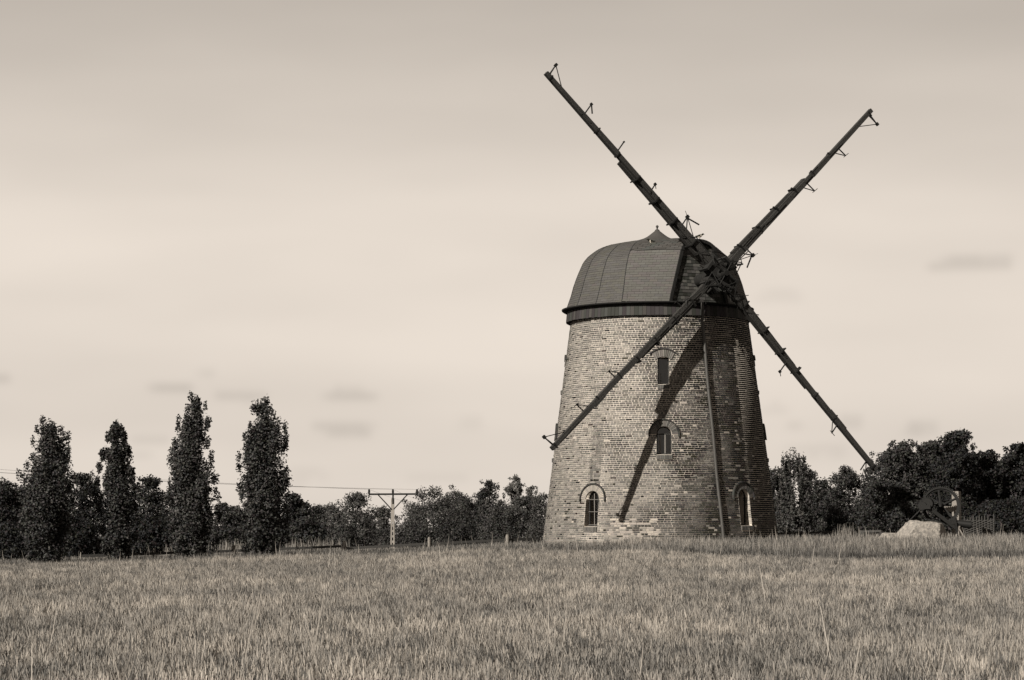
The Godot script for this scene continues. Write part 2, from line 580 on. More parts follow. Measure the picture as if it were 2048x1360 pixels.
func make_window(mill: Node3D, w: Dictionary) -> void:
	var win := hold("window", mill)
	var a: float = w.a
	var dir := Vector3(sin(a), 0, cos(a))
	var side := Vector3(cos(a), 0, -sin(a))
	var half: float = w.half
	# voussoirs
	if w.round:
		var n := 23
		for k in n:
			var p := PI * (k + .5) / n
			arch_brick(win, a, w.spring, 0.0, p, PI / n, half + .004, half + .235, .030, rng.randf_range(.06, .14) if a > -.2 else rng.randf_range(.2, .32))
		# hood: a thin projecting course round the arch
		var hood := MB.new()
		for k in 26:
			hood.tone = tint(rng.randf_range(.025, .05))
			var p0 := -0.16 + (PI + 0.32) * k / 26.0
			var p1 := -0.16 + (PI + 0.32) * (k + 1) / 26.0
			var r0 := half + .245
			var r1 := half + .295
			var q := []
			for f in [-.05, .075]:
				for e in [[r0, p0], [r1, p0], [r1, p1], [r0, p1]]:
					q.append(on_wall(a + cos(e[1]) * e[0] / wall_r(w.spring), w.spring + sin(e[1]) * e[0], f))
			hood.hexa(q)
		part("hood_mould", hood, M.brick, win)
	else:
		var n := 11
		for k in n:
			var fr := (k + .5) / n * 2.0 - 1.0
			var lean := fr * 0.52
			arch_brick(win, a, w.top - .95 * 0.0 - 0.62, 0.0, PI / 2 - lean, 0.094, .60 + .05 * (1.0 - fr * fr), .88 + .05 * (1.0 - fr * fr), .03, rng.randf_range(.09, .18))
		var hood := MB.new()
		for k in 14:
			hood.tone = tint(rng.randf_range(.025, .05))
			var q := []
			for f in [-.05, .07]:
				for e in [[.895, k], [.94, k], [.94, k + 1], [.895, k + 1]]:
					var fr: float = e[1] / 14.0 * 2.0 - 1.0
					var p := PI / 2 + fr * 0.60
					var rr: float = e[0] + .05 * (1.0 - fr * fr)
					q.append(on_wall(a + cos(p) * rr / wall_r(w.top), w.top - .62 + sin(p) * rr, f))
			hood.hexa([q[1], q[0], q[3], q[2], q[5], q[4], q[7], q[6]])
		part("hood_mould", hood, M.brick, win)
	# sill of bricks on edge, sloping outwards
	var n_sill := 6 if not w.round else 9
	for k in n_sill:
		var s0: float = -half - .015 + (half * 2.0 + .03) * k / n_sill
		var s1: float = -half - .015 + (half * 2.0 + .03) * (k + 1) / n_sill
		var b := MB.new()
		b.tone = tint(rng.randf_range(.07, .12))
		var r: float = wall_r(w.sill)
		var q := []
		for e in [[r - .36, -.16, .045], [r + .05, -.17, -.02]]:
			q.append(dir * e[0] + side * (s0 + .004) + Vector3(0, w.sill + e[1], 0))
			q.append(dir * e[0] + side * (s1 - .004) + Vector3(0, w.sill + e[1], 0))
			q.append(dir * e[0] + side * (s1 - .004) + Vector3(0, w.sill + e[2], 0))
			q.append(dir * e[0] + side * (s0 + .004) + Vector3(0, w.sill + e[2], 0))
		b.hexa(q)
		part("sill_brick", b, M.sill, win)
	# bricks of the jambs
	var jamb := MB.new()
	var y: float = w.sill + .06
	var odd := 0
	while y < w.spring - .05:
		for sg in [-1.0, 1.0]:
			for depth in ([[.0, .125], [.137, .262], [.274, .33]] if odd % 2 == 0 else [[.0, .25], [.262, .33]]):
				jamb.tone = tint(rng.randf_range(.10, .30))
				var r: float = wall_r(y) - .004
				jamb.box(dir * (r - (depth[0] + depth[1]) * .5) + side * sg * (half + .004) + Vector3(0, y + .037, 0), side * .010, Vector3(0, .031, 0), dir * (depth[1] - depth[0]) * .48)
		odd += 1
		y += 0.0787
	var jm := part("jamb_bricks", jamb, M.brick, win)
	jm.set_meta("kind", "stuff")
	# frame and panes, set back in the wall
	var back: float = wall_r((w.sill + w.top) * .5) - .27
	var z := dir * .022
	var c := dir * back
	var frame := MB.new()
	var pts := []
	if w.round:
		for k in 17:
			var p := PI * k / 16.0
			pts.append(Vector2(cos(p) * (half - .02), w.spring + sin(p) * (half - .02)))
	else:
		pts = [Vector2(half - .02, w.top - .02), Vector2(-half + .02, w.top - .02)]
	pts.push_front(Vector2(half - .02, w.sill + .03))
	pts.append(Vector2(-half + .02, w.sill + .03))
	for k in pts.size():
		var p0: Vector2 = pts[k]
		var p1: Vector2 = pts[(k + 1) % pts.size()]
		var A := c + side * p0.x + Vector3(0, p0.y, 0)
		var B := c + side * p1.x + Vector3(0, p1.y, 0)
		frame.bar(A, B, (B - A).normalized().cross(dir) * .025, z)
	part("frame", frame, M.frame, win)
	if w.style == "open":
		return
	if w.style == "sash":
		for s in [-.5, .16]:
			var mull := MB.new()
			mull.bar(c + side * half * s + Vector3(0, w.sill + .04, 0), c + side * half * s + Vector3(0, w.spring + .02, 0), side * .022, z * .9)
			part("mullion", mull, M.pale_frame, win)
		var tr := MB.new()
		tr.bar(c - side * (half - .03) + Vector3(0, w.spring, 0), c + side * (half - .03) + Vector3(0, w.spring, 0), Vector3(0, .022, 0), z)
		part("transom", tr, M.frame, win)
		var cur := MB.new()
		cur.box(c - dir * .09 + side * half * .22 + Vector3(0, w.sill + .36, 0), side * .05, Vector3(0, .32, 0), dir * .012)
		part("shutter_slat", cur, M.pale_frame, win)
	elif w.style == "grille":
		for s in [-.12, .45]:
			var bar := MB.new()
			bar.bar(c + dir * .03 + side * half * s + Vector3(0, w.sill + .04, 0), c + dir * .03 + side * half * s + Vector3(0, w.spring + .22, 0), side * .016, z * .7)
			part("mullion", bar, M.pale_frame if s < 0.0 else M.frame, win)
		for k in 3:
			var h: float = [w.sill + .07, w.sill + .56, w.spring - .02][k]
			var bar := MB.new()
			bar.rod(c + dir * .05 - side * half + Vector3(0, h, 0), c + dir * .05 + side * half + Vector3(0, h, 0), .012)
			part("grille_bar", bar, M.pale_frame, win)
	else:
		var latch := MB.new()
		latch.bar(c + dir * .02 - side * .09 + Vector3(0, w.sill + .05, 0), c + dir * .02 - side * .09 + Vector3(0, w.sill + .45, 0), side * .009, z * .4)
		part("glazing_bar", latch, M.pale_frame, win)
	var pane := MB.new()
	var mid := Vector3(0, w.sill + .5, 0) + c - dir * .01
	for k in pts.size():
		var p0: Vector2 = pts[k]
		var p1: Vector2 = pts[(k + 1) % pts.size()]
		pane.tri(mid, c - dir * .01 + side * p0.x + Vector3(0, p0.y, 0), c - dir * .01 + side * p1.x + Vector3(0, p1.y, 0))
	part("pane", pane, M.glass, win)

func arch_brick(win: Node3D, a: float, cy: float, cs: float, p: float, wide: float, r0: float, r1: float, out: float, l: float) -> void:
	var b := MB.new()
	b.tone = tint(l)
	var q := []
	for f in [-.06, out]:
		for e in [[r0, p + wide * .36], [r0, p - wide * .36], [r1, p - wide * .40], [r1, p + wide * .40]]:
			q.append(on_wall(a + (cs + cos(e[1]) * e[0]) / wall_r(cy), cy + sin(e[1]) * e[0], f))
	b.hexa(q)
	part("arch_brick", b, M.brick, win)

# the cap: a ten-foot ogee dome of twenty gores with a hood towards the sails
const DOME := [[3.68, 10.42], [3.62, 10.52], [3.44, 11.03], [3.34, 11.40], [3.21, 11.76], [2.99, 12.25], [2.80, 12.48], [2.60, 12.64], [2.40, 12.78], [2.15, 12.90], [1.80, 12.98], [1.50, 13.04], [.94, 13.14], [.55, 13.235], [.27, 13.40], [.06, 13.60]]

func dome_at(t: float) -> Vector2:              # t from 0 at the eave to 1 at the point
	var f := clampf(t, 0, 1) * (DOME.size() - 1)
	var i := mini(int(f), DOME.size() - 2)
	var k := f - i
	return Vector2(lerpf(DOME[i][0], DOME[i + 1][0], k), lerpf(DOME[i][1], DOME[i + 1][1], k))

func dome_height(r: float) -> float:
	for i in DOME.size() - 1:
		if r <= DOME[i][0] and r >= DOME[i + 1][0]:
			return lerpf(DOME[i + 1][1], DOME[i][1], (r - DOME[i + 1][0]) / (DOME[i][0] - DOME[i + 1][0]))
	return DOME[0][1] if r > 1.0 else DOME[-1][1]

func dome_radius(h: float) -> float:
	for i in DOME.size() - 1:
		if h >= DOME[i][1] and h <= DOME[i + 1][1]:
			return lerpf(DOME[i][0], DOME[i + 1][0], (h - DOME[i][1]) / (DOME[i + 1][1] - DOME[i][1]))
	return DOME[0][0]

func gore(theta: float) -> float:               # flat gores: nearer the axis between the seams
	var rel := fposmod(theta - FACE - deg_to_rad(HOOD_SEAM), TAU)
	var back := TAU - 2.0 * deg_to_rad(HOOD_SEAM)
	var s := back / 14.0 if rel < back else 2.0 * deg_to_rad(HOOD_SEAM) / 6.0
	var q := fposmod(rel if rel < back else rel - back, s) - s * .5
	return cos(s * .5) / cos(q)

func dome_point(theta: float, t: float) -> Vector3:
	var p := dome_at(t)
	var r := p.x * gore(theta)
	return Vector3(sin(theta) * r, p.y, cos(theta) * r)

const HOOD_A := 3.12
const HOOD_SEAM := 52.4

func hood_half(h: float) -> float:
	return lerpf(1.30, .76, clampf((h - 10.5) / (12.48 - 10.5), 0, 1))

func hood_side(sg: float, u: float, h: float) -> Vector3:    # u 0 at the dome's seam, 1 at the front edge
	var r := dome_radius(h)
	var ps := deg_to_rad(HOOD_SEAM) * sg
	var p1 := Vector2(r * cos(ps), r * sin(ps))
	var p2 := Vector2(HOOD_A, hood_half(h) * sg)
	return cap_local(p1.lerp(p2, u), h)

func cap_local(p: Vector2, h: float) -> Vector3:             # p.x forward along the windshaft, p.y to its right
	return Vector3(sin(FACE) * p.x + cos(FACE) * p.y, h, cos(FACE) * p.x - sin(FACE) * p.y)

func hood_roof(u: float, v: float) -> Vector3:               # u 0..1 from front to dome, v -1..1 across
	var q := v * PI / 2
	var f := Vector3(HOOD_A + .04, sin(q) * .76, 12.48 + cos(q) * .43)
	var ps := deg_to_rad(HOOD_SEAM)
	var rs := 2.80
	var bx := lerpf(rs * cos(ps), 0.95, pow(maxf(1.0 - absf(v), 0.0), 0.8))
	var by := rs * sin(ps) * sin(q)
	var br := Vector2(bx, by).length()
	var e := Vector3(bx, by, dome_height(minf(br, 2.80)))
	var m := f.lerp(e, u)
	m.z += 0.04 * sin(u * PI)
	return cap_local(Vector2(m.x, m.y), m.z)

func make_cap(mill: Node3D) -> void:
	var cap := hold("cap", mill)
	cap.position = Vector3(-.07, 0, 0)
	# band of upright boards under the eave
	var n := 142
	for k in n:
		var b := MB.new()
		b.tone = tint(.042 * exp(rng.randf_range(-.35, .35)))
		var t0 := TAU * (k + .03) / n
		var t1 := TAU * (k + .97) / n
		var r := 3.585 + rng.randf_range(-.006, .006)
		var y0 := 9.92 + rng.randf_range(-.012, .012)
		var q := []
		for rr in [r - .03, r]:
			q.append(Vector3(sin(t0) * (rr + .04), y0, cos(t0) * (rr + .04)))
			q.append(Vector3(sin(t1) * (rr + .04), y0, cos(t1) * (rr + .04)))
			q.append(Vector3(sin(t1) * rr, 10.36, cos(t1) * rr))
			q.append(Vector3(sin(t0) * rr, 10.36, cos(t0) * rr))
		b.hexa(q)
		part("board", b, M.board, cap)
	var curb := MB.new()
	curb.lathe(Vector3.ZERO, [[3.57, 9.94], [3.52, 10.34], [3.3, 10.34], [3.3, 9.94], [3.57, 9.94]], 64)
	part("curb_ring", curb, M.tar, cap)
	# eave with its gutter
	var eave := MB.new()
	eave.lathe(Vector3.ZERO, [[3.45, 10.34], [3.72, 10.34], [3.79, 10.385], [3.80, 10.43], [3.74, 10.435], [3.70, 10.41], [3.45, 10.45], [3.45, 10.34]], 72)
	part("eave", eave, M.tar, cap)
	# sheathing under the shingles
	var under := MB.new()
	for i in 60:
		for k in 80:
			var a := TAU * k / 80.0
			var a2 := TAU * (k + 1) / 80.0
			if i < 34 and absf(angle_difference(FACE, (a + a2) * .5)) < deg_to_rad(HOOD_SEAM - 3.0):
				continue                             # the hood's mouth is open here
			var o := Vector3(0, -.02, 0)
			under.quad(dome_point(a, i / 60.0) * Vector3(.994, 1, .994) + o, dome_point(a2, i / 60.0) * Vector3(.994, 1, .994) + o, dome_point(a2, (i + 1) / 60.0) * Vector3(.994, 1, .994) + o, dome_point(a, (i + 1) / 60.0) * Vector3(.994, 1, .994) + o)
	for sg in [-1.0, 1.0]:
		for i in 24:
			for k in 8:
				var h0: float = lerpf(10.46, 12.48, i / 24.0) - .01
				var h1: float = lerpf(10.46, 12.48, (i + 1) / 24.0) - .01
				var o := cap_local(Vector2(-.02, -.015 * sg), 0)
				var q := [hood_side(sg, k / 8.0, h0) + o, hood_side(sg, (k + 1) / 8.0, h0) + o, hood_side(sg, (k + 1) / 8.0, h1) + o, hood_side(sg, k / 8.0, h1) + o]
				if sg < 0.0:
					under.quad(q[0], q[1], q[2], q[3])
				else:
					under.quad(q[1], q[0], q[3], q[2])
	for i in 12:
		for k in 16:
			var o := Vector3(0, -.02, 0)
			under.quad(hood_roof(i / 12.0, -1 + k / 8.0) + o, hood_roof(i / 12.0, -1 + (k + 1) / 8.0) + o, hood_roof((i + 1) / 12.0, -1 + (k + 1) / 8.0) + o, hood_roof((i + 1) / 12.0, -1 + k / 8.0) + o)
	part("sheathing", under, M.underlay, cap)
	# shingles of the dome, in courses
	var sh := MB.new()
	var lens := [0.0]
	for i in 240:
		lens.append(lens[-1] + dome_at((i + 1) / 240.0).distance_to(dome_at(i / 240.0)))
	var total: float = lens[-1]
	var courses := int(total / .098)
	var at_len := func(l: float) -> float:
		for i in 240:
			if lens[i + 1] >= l:
				return (i + (l - lens[i]) / maxf(lens[i + 1] - lens[i], 1e-6)) / 240.0
		return 1.0
	var cuts := []
	for i in courses + 1:
		cuts.append(at_len.call(total * i / courses))
	for i in courses:
		var ta: float = cuts[i]
		var tb: float = minf(1.0, cuts[i] + (cuts[i + 1] - cuts[i]) * 1.12)
		var r := dome_at(ta).x
		var back := TAU - 2.0 * deg_to_rad(HOOD_SEAM)
		for g in 20:
			var gs := back / 14.0 if g < 14 else 2.0 * deg_to_rad(HOOD_SEAM) / 6.0
			var g0 := FACE + deg_to_rad(HOOD_SEAM) + (gs * g if g < 14 else back + gs * (g - 14))
			if g >= 14 and dome_at(ta).y < 12.60:
				continue
			var per := maxi(1, int(round(r * gs / .30)))
			var off := (i % 2) * .5 + rng.randf_range(-.1, .1)
			for k in range(-1, per + 1):
				var u0 := clampf((k + off) / per, 0, 1)
				var u1 := clampf((k + 1 + off) / per, 0, 1)
				if u1 - u0 < .02:
					continue
				shingle(sh, dome_point(g0 + gs * (u0 + .002), ta), dome_point(g0 + gs * (u1 - .002), ta), dome_point(g0 + gs * (u1 - .002), tb), dome_point(g0 + gs * (u0 + .002), tb), .070)
	# hood sides and roof
	for sg in [-1.0, 1.0]:
		for i in 21:
			var h0: float = lerpf(10.46, 12.48, i / 21.0)
			var h1: float = lerpf(10.46, 12.48, (i + 1.12) / 21.0)
			var wide := hood_side(sg, 0, h0).distance_to(hood_side(sg, 1, h0))
			var per := maxi(2, int(round(wide / .30)))
			var off := (i % 2) * .5 + rng.randf_range(-.1, .1)
			for k in range(-1, per + 1):
				var u0 := clampf((k + off) / per, 0, 1)
				var u1 := clampf((k + 1 + off) / per, 0, 1)
				if u1 - u0 < .02:
					continue
				if sg < 0.0:
					shingle(sh, hood_side(sg, u0 + .0015, h0), hood_side(sg, u1 - .0015, h0), hood_side(sg, u1 - .0015, h1), hood_side(sg, u0 + .0015, h1), .088)
				else:
					shingle(sh, hood_side(sg, u1 - .0015, h0), hood_side(sg, u0 + .0015, h0), hood_side(sg, u0 + .0015, h1), hood_side(sg, u1 - .0015, h1), .088)
	for k in 22:
		var v0 := -1.0 + k / 11.0
		for j in 6:
			var u0 := (j + (k % 2) * .5) / 6.5
			var u1 := (j + 1 + (k % 2) * .5) / 6.5 - .01
			var v1 := minf(1.0, v0 + 1.1 / 11.0)
			if v0 < 0.0:
				shingle(sh, hood_roof(u1, v0), hood_roof(u0, v0), hood_roof(u0, v1), hood_roof(u1, v1), .055)
			else:
				shingle(sh, hood_roof(u0, v1), hood_roof(u1, v1), hood_roof(u1, v0), hood_roof(u0, v0), .055)
	var rest := part("shingles", sh, M.shingle, cap)
	rest.set_meta("kind", "stuff")
	# dark strips over the seams
	for g in 15:
		var a := FACE + deg_to_rad(HOOD_SEAM) + (TAU - 2.0 * deg_to_rad(HOOD_SEAM)) * g / 14.0
		var seam := MB.new()
		seam.tone = tint(.022)
		var side := Vector3(cos(a), 0, -sin(a)) * .012
		for i in 44:
			var p0 := dome_point(a, i / 46.0)
			var p1 := dome_point(a, (i + 1) / 46.0)
			var up := Vector3(sin(a), .5, cos(a)).normalized() * .016
			seam.hexa([p0 - side - up, p0 + side - up, p0 + side + up, p0 - side + up, p1 - side - up, p1 + side - up, p1 + side + up, p1 - side + up])
		part("seam_strip", seam, M.shingle, cap)
	# point of the dome
	var fin := MB.new()
	fin.tone = tint(.055)
	fin.lathe(Vector3.ZERO, [[1.12, 13.095], [.94, 13.15], [.74, 13.205], [.56, 13.265], [.42, 13.335], [.30, 13.42], [.20, 13.50], [.12, 13.565], [.07, 13.61]], 24)
	fin.lathe(Vector3.ZERO, [[.10, 13.56], [.09, 13.62], [.04, 13.65], [.025, 13.70], [.06, 13.74], [.05, 13.79], [.0, 13.82]], 12)
	part("finial", fin, M.shingle, cap)
	# front wall behind the sails, hung with slates
	var wall := MB.new()
	wall.tone = tint(.03)
	var fa := HOOD_A - .07
	wall.hexa([cap_local(Vector2(fa - .1, -1.34), 10.42), cap_local(Vector2(fa - .1, 1.34), 10.42), cap_local(Vector2(fa - .1, .80), 12.5), cap_local(Vector2(fa - .1, -.80), 12.5),
		cap_local(Vector2(fa - .02, -1.34), 10.42), cap_local(Vector2(fa - .02, 1.34), 10.42), cap_local(Vector2(fa - .02, .80), 12.5), cap_local(Vector2(fa - .02, -.80), 12.5)])
	for k in 10:
		var q0 := -PI / 2 + PI * k / 10.0
		var q1 := -PI / 2 + PI * (k + 1) / 10.0
		wall.tri(cap_local(Vector2(fa - .02, 0), 12.45), cap_local(Vector2(fa - .02, sin(q0) * .8), 12.48 + cos(q0) * .42), cap_local(Vector2(fa - .02, sin(q1) * .8), 12.48 + cos(q1) * .42))
	part("front_wall", wall, M.shingle, cap)
	var slates := {}
	for i in 19:
		var h := 10.46 + i * .127
		var hw := hood_half(h) - .03 if h < 12.4 else sqrt(maxf(1.0 - pow((h - 12.40) / .45, 2), .05)) * .74
		var per := maxi(3, int(round(hw * 2.0 / .19)))
		var off := (i % 2) * .5
		for k in range(-1, per + 1):
			var u0 := clampf((k + off) / per, 0, 1)
			var u1 := clampf((k + 1 + off) / per, 0, 1)
			if u1 - u0 < .3 / per:
				continue
			var tone := rng.randi() % 6
			var wide := snappedf((u1 - u0) * hw * 2.0 * .97, .02)
			var key := "%d %.2f" % [tone, wide]
			if not slates.has(key):
				var one := MB.new()
				one.tone = tint([.025, .035, .045, .055, .07, .09][tone])
				one.hexa([Vector3(-wide * .5, -.066, -.008), Vector3(wide * .5, -.066, -.008), Vector3(wide * .5, .066, -.014), Vector3(-wide * .5, .066, -.014),
					Vector3(-wide * .5, -.066, .010), Vector3(wide * .5, -.066, .010), Vector3(wide * .5, .066, -.004), Vector3(-wide * .5, .066, -.004)])
				slates[key] = one.mesh(M.shingle)
			var o := part("shingle", slates[key], null, cap)
			o.transform = Transform3D(Basis(Vector3.UP, FACE) * Basis(Vector3.RIGHT, rng.randf_range(-.03, .01)) * Basis(Vector3.BACK, rng.randf_range(-.02, .02)), cap_local(Vector2(fa, lerpf(-hw, hw, (u0 + u1) * .5)), h + .06))
	# dark barge boards round the mouth of the hood
	for sg in [-1.0, 1.0]:
		var barge := MB.new()
		for i in 8:
			var h0 := lerpf(10.44, 12.50, i / 8.0)
			var h1 := lerpf(10.44, 12.50, (i + 1) / 8.0)
			var q := []
			for hh in [h0, h1]:
				var o0: float = hood_half(hh) * sg + .03 * sg
				var o1: float = hood_half(hh) * sg - .09 * sg
				q.append([cap_local(Vector2(HOOD_A - .24, o0), hh), cap_local(Vector2(HOOD_A - .24, o1), hh), cap_local(Vector2(HOOD_A + .04, o0), hh), cap_local(Vector2(HOOD_A + .04, o1), hh)])
			if sg < 0.0:
				barge.hexa([q[0][0], q[0][1], q[1][1], q[1][0], q[0][2], q[0][3], q[1][3], q[1][2]])
			else:
				barge.hexa([q[0][1], q[0][0], q[1][0], q[1][1], q[0][3], q[0][2], q[1][2], q[1][3]])
		part("barge_board", barge, M.tar, cap)
	var top := MB.new()
	for k in 14:
		var q := []
		for a in [HOOD_A - .24, HOOD_A + .06]:
			for e in [[.66, k], [.66, k + 1], [.79, k + 1], [.79, k]]:
				var p: float = -PI / 2 + PI * e[1] / 14.0
				q.append(cap_local(Vector2(a, sin(p) * e[0]), 12.46 + cos(p) * (e[0] - .33)))
		top.hexa(q)
	part("barge_board", top, M.tar, cap)

func shingle(sh: MB, a: Vector3, b: Vector3, c: Vector3, d: Vector3, l: float) -> void:
	var n := (b - a).cross(d - a)
	if n.length_squared() < 1e-12:
		return
	n = n.normalized()
	sh.tone = tint(l * exp(rng.randf_range(-.08, .08)))
	var up := n * rng.randf_range(.008, .016)
	sh.quad(a + up, b + up, c, d)
	sh.quad(a - n * .012, b - n * .012, b + up, a + up)
	sh.quad(a - n * .012, a + up, d, d - n * .01)
	sh.quad(b + up, b - n * .012, c - n * .01, c)

# ------------------------------------------------------------------ the sails

func make_sails(mill: Node3D) -> void:
	var tilt := deg_to_rad(3.0)
	var nrm := Vector3(sin(FACE) * cos(tilt), sin(tilt), cos(FACE) * cos(tilt))
	var across := Vector3(cos(FACE), 0, -sin(FACE))
	var up := nrm.cross(across).normalized()
	var hub_at := Vector3(1.95, 9.78 + EYE, 3.83)
	# direction in the sail plane (across, up), reach, and the brackets that are left: [share of the reach, length, kind]
	var arms := [
		{"p": Vector2(1085, 149), "br": [[.985, .55, "tip"], [.79, .62, "hook"], [.605, .62, "plain"], [.41, .42, "hook"], [.235, .58, "long"]]},
		{"p": Vector2(1742, 220), "br": [[.975, .60, "tip"], [.77, .52, "fork"], [.56, .58, "fork"], [.17, .50, "long"]]},
		{"p": Vector2(1744, 940), "br": [[.43, .62, "hook"], [.755, .52, "fork"], [.945, .55, "hang"]]},
		{"p": Vector2(1104, 898), "br": [[.985, .52, "tip"], [.80, .50, "fork"], [.61, .50, "fork"], [.20, .45, "fork"]]},
	]
	for k in 4:
		var e: Dictionary = arms[k]
		# where the line of sight to the tip meets the sail plane
		var pt := meet(e.p, AX + hub_at, nrm) - (AX + hub_at)
		var reach := pt.length()
		var u := pt / reach
		var w := u.cross(nrm)                    # clockwise side, seen from the front
		var sail := hold("sail", mill)
		var o := hub_at + nrm * (0.10 if k % 2 == 0 else -0.16)
		# the stock, thick from the hub out to past the middle, and the whip bolted along it
		var stock := MB.new()
		stock.bar(o, o + u * reach * .57, w * .12, nrm * .17, 1.0, .72)
		var st := part("stock", stock, M.beam, sail)
		var whip := MB.new()
		var wo := o + w * .05 + nrm * .15
		whip.bar(wo + u * .55, wo + u * reach * .6, w * .115, nrm * .09, 1.1, .82)
		whip.bar(wo + u * reach * .6, wo - w * .04 + u * reach, w * .10, nrm * .10, 1.0, .80)
		part("whip", whip, M.beam, sail)
		var board := MB.new()
		board.bar(o - w * .155 + nrm * .05 + u * 1.2, o - w * .115 + nrm * .05 + u * reach * .47, w * .035, nrm * .10, 1.0, .6)
		part("side_board", board, M.beam, sail)
		for q in [.16, .27, .385, .49, .60, .72, .985]:
			var cl := MB.new()
			var hw := lerpf(.19, .13, q / .6) if q < .6 else lerpf(.108, .085, (q - .6) / .4)
			var cc: Vector3 = o + u * reach * (q + rng.randf_range(-.012, .012)) + nrm * (.07 if q < .6 else .15) + (w * -.02 if q < .6 else w * .03)
			var th: float = .25 if q < .6 else .12
			cl.box(cc, w * hw, nrm * th * lerpf(1.0, .85, q), u * rng.randf_range(.018, .032))
			cl.box(cc + w * (hw + .02) * (1.0 if rng.randf() < .5 else -1.0) + nrm * .06, w * .035, nrm * .04, u * .025)
			part("clamp", cl, M.iron, sail)
		for q in 9:                              # splits and strips of timber, bolts
			var ch := MB.new()
			var s0 := rng.randf_range(.1, .85)
			var s := o + u * reach * s0 + nrm * .25 + w * rng.randf_range(-.10, .10) * (1.0 - s0 * .5)
			ch.bar(s, s + u * rng.randf_range(.3, 1.1) + w * rng.randf_range(-.02, .02), w * rng.randf_range(.008, .03), nrm * .014)
			part("splinter", ch, M.beam, sail)
		for q in e.br:
			var at: Vector3 = o + u * reach * q[0] + nrm * .15 + w * .08
			var tip: Vector3 = at + w * q[1] * .85 + u * .08
			var b := MB.new()
			b.rod(at - w * .13, tip, .026)
			match q[2]:
				"tip":
					b.rod(at - u * .75 - w * .02, tip, .018)
					b.rod(at + u * .02 + nrm * .1, tip, .018)
					b.box(tip, w * .06, nrm * .05, u * .05)
				"hook":
					b.box(tip, w * .04, nrm * .04, u * .05)
					b.rod(tip, tip + Vector3(.02, -.36 if q[0] > .5 else -.18, 0) + nrm * .02, .028 if q[0] > .5 else .015)
				"fork":
					b.rod(at - u * .28, tip, .02)
					b.rod(tip - u * .12 - w * .02, tip + u * .14 + nrm * .05, .014)
				"long":
					b.rod(at - u * .30, tip, .025)
					b.rod(at - u * .85, tip, .016)
					b.box(tip, w * .06, nrm * .05, u * .06)
					b.rod(tip - w * .05, tip + w * .16 - u * .55, .03)
					b.rod(tip, tip + w * .1 + u * .22, .010)
				"hang":
					b.rod(at, at + Vector3(-.03, -.55, .0), .022)
					b.rod(at + Vector3(-.03, -.55, 0), at + Vector3(.1, -.85, 0), .03)
				_:
					b.box(tip, w * .03, nrm * .03, u * .03)
			part("bracket", b, M.iron, sail)
		# pulling rod of the shutter gear, from the hub out along the arm
		var pull := MB.new()
		pull.rod(hub_at + nrm * .62 + u * .25, o + u * 1.7 + w * .22 + nrm * .26, .018)
		pull.rod(o + u * 1.7 + w * .22 + nrm * .26, o + u * 2.2 - w * .2 + nrm * .2, .018)
		part("pull_rod", pull, M.iron, sail)
	# the hub: windshaft, iron poll end with the boxes for the stocks, wedges and the star of the gear
	var hub := hold("hub", mill)
	var ang := PI / 4
	var shaft := MB.new()
	shaft.tube([hub_at - nrm * 2.0, hub_at - nrm * .2, hub_at + nrm * .35, hub_at + nrm * .55], [.24, .24, .24, .16], 14)
	part("windshaft", shaft, M.tar, hub)
	var poll := MB.new()
	for q in 2:
		var t := ang + q * PI / 2 + .08
		var x := across * cos(t) + up * sin(t)
		var y := nrm.cross(x)
		poll.box(hub_at + nrm * (-.02 + .26 * q - .05), x * .62, y * .27, nrm * .20)
		for sg in [-1.0, 1.0]:
			poll.box(hub_at + nrm * (.12 + .05 * q) + x * .62 * sg, x * .05, y * .32, nrm * .30)
	part("poll_end", poll, M.rust, hub)
	for q in 16:
		var wd := MB.new()
		var t := ang + (q % 4) * PI / 2 + rng.randf_range(-.34, .34)
		var x := (across * cos(t) + up * sin(t))
		var s := hub_at + x * rng.randf_range(.3, .78) + nrm * rng.randf_range(.12, .42)
		var dirw := (x + (across * rng.randf_range(-.5, .5) + up * rng.randf_range(-.5, .5))).normalized()
		wd.bar(s, s + dirw * rng.randf_range(.25, .6), dirw.cross(nrm).normalized() * rng.randf_range(.02, .06), nrm * rng.randf_range(.015, .045), 1.0, .6)
		part("wedge", wd, M.beam, hub)
	for q in 4:
		var t := ang + q * PI / 2
		var x := across * cos(t) + up * sin(t)
		var y := nrm.cross(x)
		var cr := MB.new()
		var c0 := hub_at + nrm * .66
		cr.rod(c0, c0 + x * .55 + y * .12, .026)
		cr.rod(c0 + x * .55 + y * .12, c0 + x * .95 - y * .26 - nrm * .2, .022)
		cr.rod(c0 + x * .55 + y * .12, c0 + x * .32 - y * .40 - nrm * .15, .02)
		cr.rod(c0 + x * .32 - y * .40 - nrm * .15, c0 + x * .95 - y * .26 - nrm * .2, .018)
		cr.box(c0 + x * .55 + y * .12, x * .06, y * .06, nrm * .04)
		cr.rod(c0 + x * .95 - y * .26 - nrm * .2, c0 + x * 1.35 + y * .3 - nrm * .3, .016)
		part("crank", cr, M.iron, hub)
	var boss := MB.new()
	boss.tube([hub_at + nrm * .5, hub_at + nrm * .62, hub_at + nrm * .72], [.16, .16, .10], 10)
	part("boss", boss, M.iron, hub)

func meet(p: Vector2, on: Vector3, nrm: Vector3) -> Vector3:
	var t := atan(388.0 / 4823.0)
	var v := Vector3((p.x - 1024.0) / 4823.0, (680.0 - p.y) / 4823.0, -1.0).rotated(Vector3.RIGHT, t)
	var eye := Vector3(0, EYE, 0)
	return eye + v * ((on - eye).dot(nrm) / v.dot(nrm))

